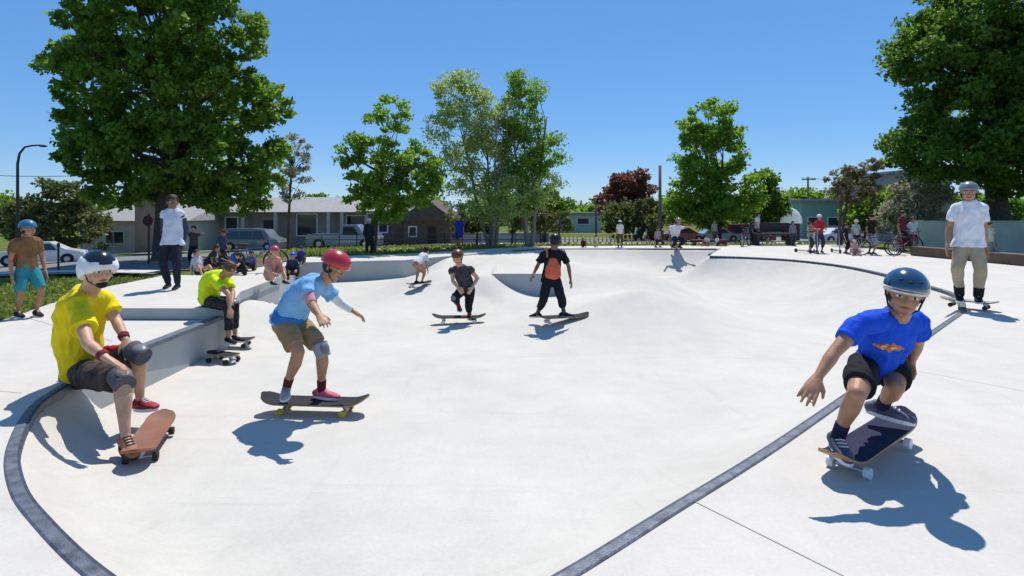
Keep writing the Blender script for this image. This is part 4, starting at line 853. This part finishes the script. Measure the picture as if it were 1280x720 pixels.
# --- generic poses
def pose(base, H, face, mode='stand', hr=6.6, lean=0, seat=.25, arms=None, step=.0, dyaw=0):
    """face: heading in degrees, 0 = towards the camera, 90 = to the right in the picture"""
    b = Vector(base); a = math.radians(face); Fv = Vector((math.sin(a), -math.cos(a), 0)); S = Vector((-Fv.y, Fv.x, 0)) * -1; S = Fv.cross(UP)
    h = H / hr; sw = .53 * h; hw = .25 * h; th = .245 * H; sh_ = .235 * H; ua = .17 * H; fa = .15 * H; tor = .30 * H
    an_h = .34 * h
    if mode in ('stand', 'walk', 'skate', 'bend', 'crouch'):
        sp_ = {'stand': .06 * H, 'walk': .03 * H, 'skate': .0, 'bend': .08 * H, 'crouch': .10 * H}[mode]
        aL = b - S * sp_ + UP * an_h; aR = b + S * sp_ + UP * an_h
        if mode == 'walk' or step: aL += Fv * (step or .14) * H; aR -= Fv * (step or .14) * H
        if mode == 'skate': aL = b + S * .16 * H * -1 + UP * an_h; aR = b + S * .16 * H + UP * an_h
        ph = {'stand': .515, 'walk': .49, 'skate': .47, 'bend': .47, 'crouch': .30}[mode] * H; pel = b + UP * ph - Fv * (lean * .25 * tor)
    elif mode == 'sit':
        pel = b + UP * seat * H; aL = b - S * .1 * H + Fv * .30 * H + UP * an_h; aR = b + S * .1 * H + Fv * .27 * H + UP * an_h
    elif mode == 'ground':
        pel = b + UP * .10 * H; aL = b - S * .12 * H + Fv * .36 * H + UP * an_h * .9; aR = b + S * .12 * H + Fv * .34 * H + UP * an_h * .9
    up = (UP * math.cos(lean) + Fv * math.sin(lean)); nk = pel + up * tor
    hL = pel - S * hw * .95 - up * .1 * h; hR = pel + S * hw * .95 - up * .1 * h
    kp = Fv + S * 0
    kL = ik(hL, aL, th, sh_, Fv * 1 - S * .3 + UP * .2); kR = ik(hR, aR, th, sh_, Fv * 1 + S * .3 + UP * .2)
    sL = nk - S * sw - up * .30 * h; sR = nk + S * sw - up * .30 * h
    A = arms or {}
    def arm(sh, q, sgn):
        if q is None: t = sh + Fv * .04 * H - UP * (ua + fa) * .95 + S * sgn * .05 * H
        else: t = sh + (S * sgn * q[0] + Fv * q[1] + UP * q[2]) * H
        el = ik(sh, t, ua, fa, -Fv * .8 + S * sgn * .5 - UP * .3); d = (t - el).normalized(); return el, el + d * fa
    eL, wL = arm(sL, A.get('L'), -1); eR, wR = arm(sR, A.get('R'), 1)
    hd = nk + (up * .45 + UP * .55).normalized() * .55 * h + Fv * (.08 + .15 * lean) * h
    J = dict(head=hd, neck=nk, pelvis=pel, sL=sL, sR=sR, eL=eL, wL=wL, eR=eR, wR=wR, hL=hL, hR=hR, kL=kL, kR=kR, aL=aL, aR=aR)
    a2 = a + math.radians(dyaw); Hf = Vector((math.sin(a2), -math.cos(a2), -.1 - .35 * lean))
    return J, h, Hf
CL = {}
def cm(c): 
    k = '_'.join('%02d' % int(x * 99) for x in c); return cloth('c' + k, c)
def P(label, base, H, face, mode='stand', topc=(.5, .5, .5), botc=(.03, .03, .04), leg=1.95, sleeve=.6, hd=('hair', None), sk=SK1, group=None, vox=None, shoe_c=(.03, .03, .03), eyes=True, loose=.06, build=.88, hem=.15, cat='person', **k):
    J, h, Hf = pose(base, H, face, mode, **k); kind, hc = hd; m = HAIRD if hc is None else (mat('hm%02d%02d%02d' % tuple(int(q * 99) for q in hc), hc, .35, coat=.5) if kind == 'helmet' else cm(hc))
    vox = vox or max(.007, H * .009); a = math.radians(face); Fv = Vector((math.sin(a), -math.cos(a), -.05))
    r, L = person(label, J, h, Hf, group=group, sk=sk, vox=vox, build=build, top=dict(mat=cm(topc), sleeve=sleeve, loose=loose, hem=hem), bottom=dict(mat=cm(botc), leg=leg, loose=.06), feet=dict(mat=cm(shoe_c)), head=dict(kind=kind, mat=m, strap=kind == 'helmet' and H > 1.0),
                  toes=dict(L=Fv, R=Fv), eyes=eyes, hands=True, cat=cat)
    return r, J, h
# right standing man
b = gp(1211, 386); H = 1.68; zb = .105
r, J, h_ = P('man in white shirt, khaki trousers and grey cap standing on a board at right', b + UP * zb, H * .955, -38, 'stand', (.78, .78, .80), (.42, .35, .23), 1.75, .62, ('helmet', (.20, .20, .21)), hr=6.5, loose=.10, hem=.42, build=.84, shoe_c=(.02, .02, .025), vox=.008, arms=dict(L=(.03, -.02, -.33), R=(.06, .05, -.30)))
for S in 'LR':
    an, kn = J['a' + S], J['k' + S]; link('ankle_guard', PM().tube([an - UP * .02, an.lerp(kn, .33)], [.055, .062], False, False), BSH, r, voxel=.008)
skateboard('black skateboard with white patch under the man in the white shirt at right', b + UP * .012, math.radians(-50), L=.62, W=.2, top=mat('grip_white', (.35, .35, .36), .8, .8, 5), wheel=BLK)
# man in white top under the maple
b = gp(216, 361, .14)
r, J, h_ = P('man in long white top and dark trousers standing on the raised platform at left', b, 1.45, 12, 'stand', (.62, .64, .72), (.022, .026, .04), 1.95, .25, ('hair', None), hr=6.9, loose=.12, hem=.42, build=.80, dyaw=25, sk=SK3, vox=.008, arms=dict(L=(.0, -.06, -.30), R=(.02, -.04, -.31)), step=.05)
for S in 'LR': link('sleeve', PM().tube([J['s' + S].lerp(J['e' + S], .05), J['e' + S]], [.25 * h_, .20 * h_], False, False).tube([J['e' + S], J['e' + S].lerp(J['w' + S], .95)], [.20 * h_, .15 * h_], True, False), cm((.05, .06, .10)), r, voxel=.009)
# child at far left
b = gp(34, 396); r, J, h_ = P('child in blue helmet, orange vest and teal shorts standing at far left', b, 1.19, 60, 'stand', (.22, .12, .05), (.04, .26, .28), .95, .6, ('helmet', (.03, .16, .26)), hr=6.0, shoe_c=(.03, .02, .03), dyaw=20, vox=.008, step=.05, loose=.03, build=.78)
bp = J['pelvis'].lerp(J['neck'], .62) + Vector((-.11, -.02, -.01))
pk = link('backpack', PM().ell(bp, Vector((0, 1, 0)), Vector((1, 0, 0)), UP, .10, .075, .15, 16, 12), cloth('coral_pack', (.45, .07, .05)), None, voxel=.01, disp=.006); tag(pk, 'coral red backpack worn by the child at far left', 'backpack')
# neon kid on the platform corner
b = Vector((-3.50, 6.62, .14)); J, h, Hf = pose(b, 1.15, 40, 'ground', lean=.75, hr=6.2, arms=dict(L=(.0, .20, -.18), R=(.0, .2, -.2)))
pel = at(262, 372, 6.85); J = dict(head=at(287, 337, 6.62), neck=at(276, 345, 6.68), pelvis=pel, sL=at(267, 349, 6.60), sR=at(284, 350, 6.8), eL=at(286, 368, 6.45), wL=at(287, 385, 6.36), eR=at(291, 366, 6.7), wR=at(289, 382, 6.5), hL=at(262, 377, 6.75), hR=at(270, 376, 6.92), kL=at(286, 383, 6.42), kR=at(292, 380, 6.62), aL=at(286, 422, 6.38), aR=at(294, 420, 6.6))
ck('neon', J)
r, L_ = person('child in neon yellow shirt perched on the corner of the grey ledge, bending forward', J, .18, (.75, -.45, -.6), vox=.008, top=dict(mat=cloth('neon', (.62, .78, .02)), sleeve=.6, hem=.1, loose=.12), bottom=dict(mat=cloth('black2', (.03, .03, .03), var=.6, scale=16), leg=1.75, loose=.06), feet=dict(mat=BSH), head=dict(kind='hair', mat=mat('brown_hair', (.09, .045, .02), .6, .3, 50)), toes=dict(L=(.8, -.5, -.05), R=(.9, -.3, -.05)), side=(.4, 1, 0), bow=(-.05, 0, .07))
for S in 'LR': pads(r, J, .18, S, BSH)
q = floor_at(292, 434); skateboard('black skateboard under the feet of the child in neon yellow', q + UP * .004, .1, L=.5, W=.15, wheel=BLK)
q = floor_at(279, 453); skateboard('small black skateboard lying on the bowl floor in front of the grey ledge', q + UP * .004, -.35, L=.42, W=.14, wheel=BLK)
# pink helmet kid, dark kid
b = gp(338, 354, .14); P('small child in coral top and pink helmet sitting behind the neon shirted child', b, .95, 50, 'sit', (.62, .26, .20), (.35, .2, .18), .8, .5, ('helmet', (.50, .06, .09)), hr=5.6, lean=.35, seat=.16, eyes=False, sk=SK2, arms=dict(L=(0, .2, -.2), R=(.0, .2, -.2)))
b = gp(366, 348, 0); P('small child in dark clothes and bright blue helmet behind the red helmeted skater', b, .75, 20, 'sit', (.03, .04, .10), (.02, .02, .03), 1.9, 1.8, ('helmet', (.03, .07, .50)), hr=5.6, lean=.3, seat=.2, eyes=False, arms=dict(L=(0, .2, -.2), R=(.0, .2, -.2)))
# mid skaters
b = floor_at(524, 360); J, h, Hf = pose(b + UP * .09, .72, -30, 'bend', hr=5.6, lean=.9)
P('small child in white shirt bending over while riding a dark board at the back left', b + UP * .085, .92, 150, 'bend', (.72, .70, .68), (.45, .22, .14), .3, .6, ('hair', None), hr=5.8, lean=.95, eyes=False, arms=dict(L=(0, .05, -.3), R=(.0, .05, -.3)))
skateboard('dark skateboard under the small bending child in white', b + UP * .004, math.radians(50), L=.62, W=.18)
b = floor_at(574, 404); k = b.y / F
J = {n: b + Vector(((x - 574) * k, y, (404 - z) * k)) for n, (x, z, y) in dict(head=(573, 321, -.12), neck=(575, 333, -.06), pelvis=(583, 360, .04), sL=(566, 338, -.05), sR=(588, 337, -.02), eL=(567, 350, -.12), wL=(574, 357, -.2), eR=(597, 348, .02), wR=(591, 358, -.04), hL=(578, 362, .0), hR=(588, 362, .06), kL=(570, 370, -.17), kR=(586, 382, -.06), aL=(573, 384, .10), aR=(587, 394, .0)).items()}
ck('rider', J)
r, L_ = person('skater in brown helmet and dark vest riding a long board in the middle', J, .20, (-.15, -.95, -.35), vox=.009, build=.86, sk=SK2, top=dict(mat=cloth('charcoal_print', (.06, .055, .06), var=.6, scale=18), sleeve=.3, hem=.1), bottom=dict(mat=BSH, leg=1.6), feet=dict(mat=BSH, sock=cloth('red_sock', (.45, .03, .05)), sockh=.45), head=dict(kind='helmet', mat=mat('helmet_brown', (.16, .045, .02), .4), r=1.05), toes=dict(L=(.2, -.9, 0), R=(.5, -.8, 0)))
pads(r, J, .185, 'L', BSH)
skateboard('long dark skateboard under the skater in the brown helmet', b + Vector((0, -.02, .004)), .03, L=.82, W=.2)
b = floor_at(695, 405); k = b.y / F
J = {n: b + Vector(((x - 695) * k, y, (405 - z) * k)) for n, (x, z, y) in dict(head=(694, 302, .02), neck=(692, 313, 0), pelvis=(689, 348, .05), sL=(678, 319, 0), sR=(704, 319, .02), eL=(673, 331, .05), wL=(667, 342, -.02), eR=(711, 333, .04), wR=(713, 349, -.02), hL=(684, 352, .04), hR=(696, 352, .06), kL=(679, 374, -.06), kR=(702, 373, -.02), aL=(672, 393, .10), aR=(705, 391, .02)).items()}
ck('dark', J)
r, L_ = person('skater all in black seen from behind, striding beside a board in the middle', J, .19, (.2, .95, -.2), vox=.009, build=.86, sk=SK3, top=dict(mat=cloth('black_shirt', (.014, .016, .022)), sleeve=.7, hem=.35, loose=.1), bottom=dict(mat=BSH, leg=1.6, loose=.1), feet=dict(mat=BSH, sock=cloth('grey_sock', (.08, .09, .08)), sockh=.4), head=dict(kind='helmet', mat=mat('helmet_black2', (.012, .013, .016), .35)), toes=dict(L=(-.6, .5, -.1), R=(.9, -.2, 0)), eyes=False, side=(1, .05, 0))
bp = J['pelvis'].lerp(J['neck'], .50) + Vector((.0, -.17, 0)); o = link('backpack', PM().loft([bp - UP * .14, bp - UP * .02, bp + UP * .07], [.115, .10, .055], [.05, .055, .035], (1, 0, 0), True, True, 20), cloth('orange_pack', (.62, .13, .06)), None, voxel=.01, disp=.008); tag(o, 'orange backpack worn by the skater in black', 'backpack')
o = link('strap_end', PM().tube([bp + Vector((-.08, .02, .12)), bp + Vector((-.09, .06, .24))], .012), cloth('orange_pack', (1, 1, 1)), o, world=True)
skateboard('dark skateboard beside the feet of the skater in black', b + Vector((.10, .03, .004)), .25, L=.78, W=.2)
# board carried
# far skater on the lip
b = gp(847, 318); P('small skater in white shirt dropping in at the far lip of the bowl', Vector((5.65, 19.3, .02)), 1.35, 20, 'crouch', (.68, .66, .68), (.03, .03, .05), 1.9, .7, ('helmet', (.25, .2, .18)), hr=5.8, lean=.3, eyes=False, arms=dict(L=(.28, .05, .02), R=(.26, 0, .03)))
skateboard('small board under the skater dropping in at the far lip', Vector((5.65, 19.28, .0)), 1.2, L=.6, W=.18, roll=.1)
# onlookers
g1 = 'children resting in the shade of the maple'
P('woman in dark clothes with a pale arm standing under the maple', gp(242, 333), .98, 20, 'stand', (.10, .07, .06), (.02, .02, .02), 1.9, .5, ('long_hair', None), group=g1, eyes=False, arms=dict(L=(.02, .14, .05), R=(.02, .14, .08)), sk=SK2)
P('child sitting with one bare leg stretched out beside the man in the white top', gp(248, 345), .95, 60, 'ground', (.55, .5, .5), (.05, .04, .04), .4, .5, ('hair', None), group=g1, eyes=False, lean=-.2, sk=SK2)
P('child in dark blue top and wide dark red hat under the maple', gp(277, 338), .92, 70, 'stand', (.05, .06, .12), (.02, .02, .03), 1.6, .6, ('hat', (.12, .02, .02)), group=g1, eyes=False, lean=.15)
P('child in dark shirt bending down on the lawn left of the wide red hat', gp(262, 342), .85, 100, 'crouch', (.04, .04, .05), (.03, .03, .03), 1.6, .6, ('hair', None), group=g1, eyes=False, lean=.6)
P('child in black sitting on the ground behind the neon shirted child', gp(305, 344), .85, -60, 'ground', (.02, .02, .02), (.02, .02, .03), 1.6, .4, ('hair', None), group=g1, eyes=False, lean=.3, sk=SK2, arms=dict(L=(.05, .2, -.05), R=(.05, .15, -.1)))
P('child in bright blue shirt sitting among the resting children', gp(296, 336), .9, 10, 'ground', (.02, .10, .50), (.04, .05, .12), .9, .6, ('hair', None), group=g1, eyes=False, lean=.2)
P('child in grey shirt sitting right of the bright blue shirt', gp(317, 338), .8, -20, 'ground', (.14, .16, .20), (.03, .03, .04), 1.6, .6, ('cap', (.05, .06, .12)), group=g1, eyes=False, lean=.2)
P('small person in blue sitting at the street side right of the pink helmet', gp(377, 330), .8, 0, 'ground', (.04, .06, .22), (.03, .03, .05), 1.6, .6, ('cap', (.04, .04, .07)), eyes=False, lean=.1)
P('person in black with a white cap standing beside the slim green tree', Vector((X(461, 17.2), 17.2, gz(X(461, 17.2), 17.2))), 1.15, 30, 'stand', (.02, .02, .025), (.02, .02, .03), 1.9, 1.8, ('cap', (.6, .6, .6)), eyes=False)
P('person in bright blue shirt and white cap walking behind the middle skater', Vector((X(574, 20), 20, gz(X(574, 20), 20))), 1.25, -10, 'walk', (.03, .05, .40), (.03, .05, .30), .9, .7, ('cap', (.6, .6, .6)), eyes=False)
P('small person in pale clothes bending below the poplars', Vector((X(657, 20.3), 20.3, gz(X(657, 20.3), 20.3))), 1.15, 90, 'crouch', (.42, .42, .40), (.2, .2, .2), 1.6, 1.6, ('cap', (.5, .5, .48)), eyes=False, lean=.3)
def far(label, px, py, H, face, mode, topc, botc, hd=('hair', None), z=0.0, group='onlookers along the back of the skatepark', **k):
    return P(label, gp(px, py, z), H, face, mode, topc, botc, k.pop('leg', 1.6), k.pop('sleeve', .6), hd, group=group, eyes=False, **k)
far('small dark figure sitting in front of the yellow posts', 729, 309, .60, 0, 'ground', (.10, .02, .015), (.02, .02, .02))
far('tiny child in yellow sitting in front of the yellow posts', 744, 309, .42, 10, 'ground', (.5, .42, .08), (.3, .3, .25))
far('person in white shirt and white cap standing in front of the red leaved tree', 775, 309, 1.0, 170, 'stand', (.72, .70, .68), (.10, .06, .04), ('cap', (.7, .7, .7)))
far('person in white top and dark trousers sitting left of the wooden pole', 805, 303, .8, 60, 'sit', (.6, .6, .6), (.03, .03, .06), lean=.3)
far('child in maroon and white squatting in front of the wooden pole', 822, 309, .95, 20, 'crouch', (.38, .28, .28), (.05, .03, .03))
far('person in white standing behind the skater on the far lip', 840, 307, .85, 0, 'stand', (.66, .65, .64), (.12, .10, .10))
far('person in pink and white sitting on the back edge of the deck', 884, 307.5, .75, -40, 'ground', (.62, .58, .6), (.22, .08, .08), lean=.2)
far('person in white lying back beside the one in pink', 897, 307.5, .72, 30, 'ground', (.66, .64, .66), (.08, .03, .03), lean=-.1)
far('woman in grey standing behind the pair sitting on the deck edge', 893, 303, .95, 0, 'stand', (.30, .27, .27), (.10, .08, .10))
far('man in white shirt standing at the left end of the dark bench', 946, 306, 1.3, 60, 'stand', (.66, .64, .62), (.10, .09, .10), lean=.1)
far('child in dark clothes leaning on the dark bench', 938, 306, .95, 80, 'stand', (.03, .03, .035), (.03, .03, .03), lean=.3)
far('person in maroon sitting on the dark bench', 957, 303, .95, 10, 'sit', (.16, .03, .03), (.08, .07, .08), seat=.3)
far('person in grey blue standing right of the dark bench', 991, 307, .95, 0, 'stand', (.16, .19, .26), (.06, .07, .10))
far('person in dark blue standing below the white pointed roof', 983, 305, .85, 20, 'stand', (.05, .06, .10), (.05, .05, .07))
r_, J_, h_ = far('boy in red shirt and white helmet riding a scooter at the back right', 1024, 316, 1.22, -10, 'stand', (.52, .03, .03), (.04, .05, .09), ('helmet', (.65, .62, .6)), arms=dict(L=(.02, .16, -.16), R=(.02, .16, -.16)))
far('child in pale top standing left of the red shirted scooter rider', 1012, 315, 1.0, 40, 'stand', (.42, .33, .22), (.10, .08, .06), arms=dict(L=(.02, .16, -.16), R=(.02, .16, -.16)))
far('toddler in pink sitting on the deck at the back right', 1068, 319, .8, -20, 'ground', (.55, .28, .26), (.42, .22, .2), ('helmet', (.45, .42, .42)), sk=SK2)
far('child in black standing left of the toddler in pink', 1057, 317, .95, 40, 'stand', (.02, .02, .02), (.02, .02, .025))
far('person in white and dark shorts standing behind the toddler in pink', 1070, 313, 1.05, 0, 'stand', (.4, .4, .42), (.05, .05, .07), ('cap', (.5, .5, .5)))
far('person in pale trousers and black top standing with the bicycle', 1089, 318, 1.25, 10, 'stand', (.018, .018, .02), (.42, .42, .46), ('cap', (.02, .02, .02)), leg=1.3)
far('tall person in dark red beside the low brown wall', 1128, 315, 1.35, 20, 'stand', (.16, .04, .05), (.03, .03, .04))
far('person in white shirt with both arms free beside the low brown wall', 1141, 315, 1.15, -20, 'stand', (.62, .6, .64), (.03, .03, .05))
far('dark clad person bending beside the low brown wall', 1120, 314, .85, 30, 'crouch', (.30, .28, .28), (.03, .03, .03), lean=.3)
far('person in pale green standing behind the low brown wall, right of the man in white', 1237, 327, 1.05, 10, 'stand', (.55, .58, .42), (.3, .3, .25), ('hair', None))
# scooters, bicycle, bench
def scooter(label, b, ang):
    r = thing('kick_scooter', label, 'scooter', b, 'scooters'); r.rotation_euler = (0, 0, ang); W_ = dict(world=False)
    link('deck', PM().box((-.26, -.05, .06), (.2, .05, .08)), BLK, r, bevel=.004, **W_); link('stem', PM().tube([(.26, 0, .08), (.2, 0, .68)], .018, n=8), STEEL, r, smooth=True, **W_); link('handlebar', PM().tube([(.2, -.2, .68), (.2, .2, .68)], .017, n=8), BLK, r, **W_)
    for x in (-.3, .29): link('wheel', PM().tube([(x, -.015, .06), (x, .015, .06)], [.06, .06], False, False, n=18), BLK, r, **W_)
scooter('black kick scooter under the boy in the red shirt', gp(1020, 317), -1.9); scooter('black kick scooter of the child in the pale top', gp(1004, 316), -1.3); scooter('kick scooter standing left of the child in black', gp(1045, 316), -1.7)
def bike(label, b, ang, m):
    r = thing('bicycle', label, 'bicycle', b, 'small bicycles'); r.rotation_euler = (0, 0, ang); W_ = dict(world=False); R = .24
    for x in (-.42, .42):
        p = PM(); n = 24; rs = [[Vector((x + (R + .02 * math.cos(b2)) * math.cos(a), .02 * math.sin(b2), R + (R + .02 * math.cos(b2)) * math.sin(a))) for b2 in [2 * math.pi * j / 6 for j in range(6)]] for a in [2 * math.pi * i / n for i in range(n + 1)]]
        p.rings(rs); wh = link('wheel', p, BLK, r, **W_); sp_ = PM()
        for i in range(8): a = math.pi * i / 8; sp_.tube([(x - R * math.cos(a), 0, R - R * math.sin(a)), (x + R * math.cos(a), 0, R + R * math.sin(a))], .004, n=4)
        link('spokes', sp_, STEEL, wh, **W_)
    link('frame', PM().tube([(-.42, 0, R), (-.1, 0, .24), (.3, 0, .52), (-.18, 0, .52), (-.1, 0, .24)], .018, n=8).tube([(-.42, 0, R), (-.18, 0, .52)], .014, n=8).tube([(.42, 0, R), (.28, 0, .66)], .018, n=8), m, r, smooth=True, **W_)
    link('handlebar', PM().tube([(.26, -.24, .7), (.28, 0, .66), (.26, .24, .7)], .014, n=8), BLK, r, **W_); link('saddle', PM().ell(Vector((-.2, 0, .6)), Vector((1, 0, 0)), Vector((0, 1, 0)), UP, .12, .06, .03), BLK, r, smooth=True, **W_)
bike('small dark bicycle held by the person in pale trousers', gp(1097, 319), -.3, mat('bike_dark', (.05, .05, .06), .3)); bike('small red bicycle leaning by the low brown wall', gp(1132, 318) , .25, mat('bike_red', (.35, .04, .05), .3))
bike('small blue bicycle lying among the resting children', gp(318, 341), .4, mat('bike_blue', (.04, .10, .35), .3))
bike('grey bicycle parked left of the dark bench', gp(932, 307.5), .9, mat('bike_grey', (.2, .2, .22), .3))
b = gp(966, 306.5); r = thing('bench', 'dark boxy bench on the deck below the white pointed roof', 'bench', b); dkb = mat('bench_dark', (.05, .04, .04), .8, .2)
link('seat', PM().box((b.x - .75, b.y - .25, .40), (b.x + .75, b.y + .25, .47)), dkb, r, bevel=.01); link('backrest', PM().box((b.x - .75, b.y + .25, .5), (b.x + .75, b.y + .3, .85)), dkb, r, bevel=.01)
for q in (-.68, .62): link('leg', PM().box((b.x + q, b.y - .23, 0), (b.x + q + .08, b.y + .24, .398)), dkb, r)
b = gp(888, 307); r = thing('bench', 'low dark red bench at the back behind the sitting pair', 'bench', b); mr = mat('bench_red', (.12, .035, .03), .8, .2)
link('seat', PM().box((b.x - .7, b.y - .05, .16), (b.x + .7, b.y + .25, .22)), mr, r, bevel=.01)
for q in (-.6, .55): link('leg', PM().box((b.x + q, b.y - .03, 0), (b.x + q + .06, b.y + .23, .158)), mr, r)
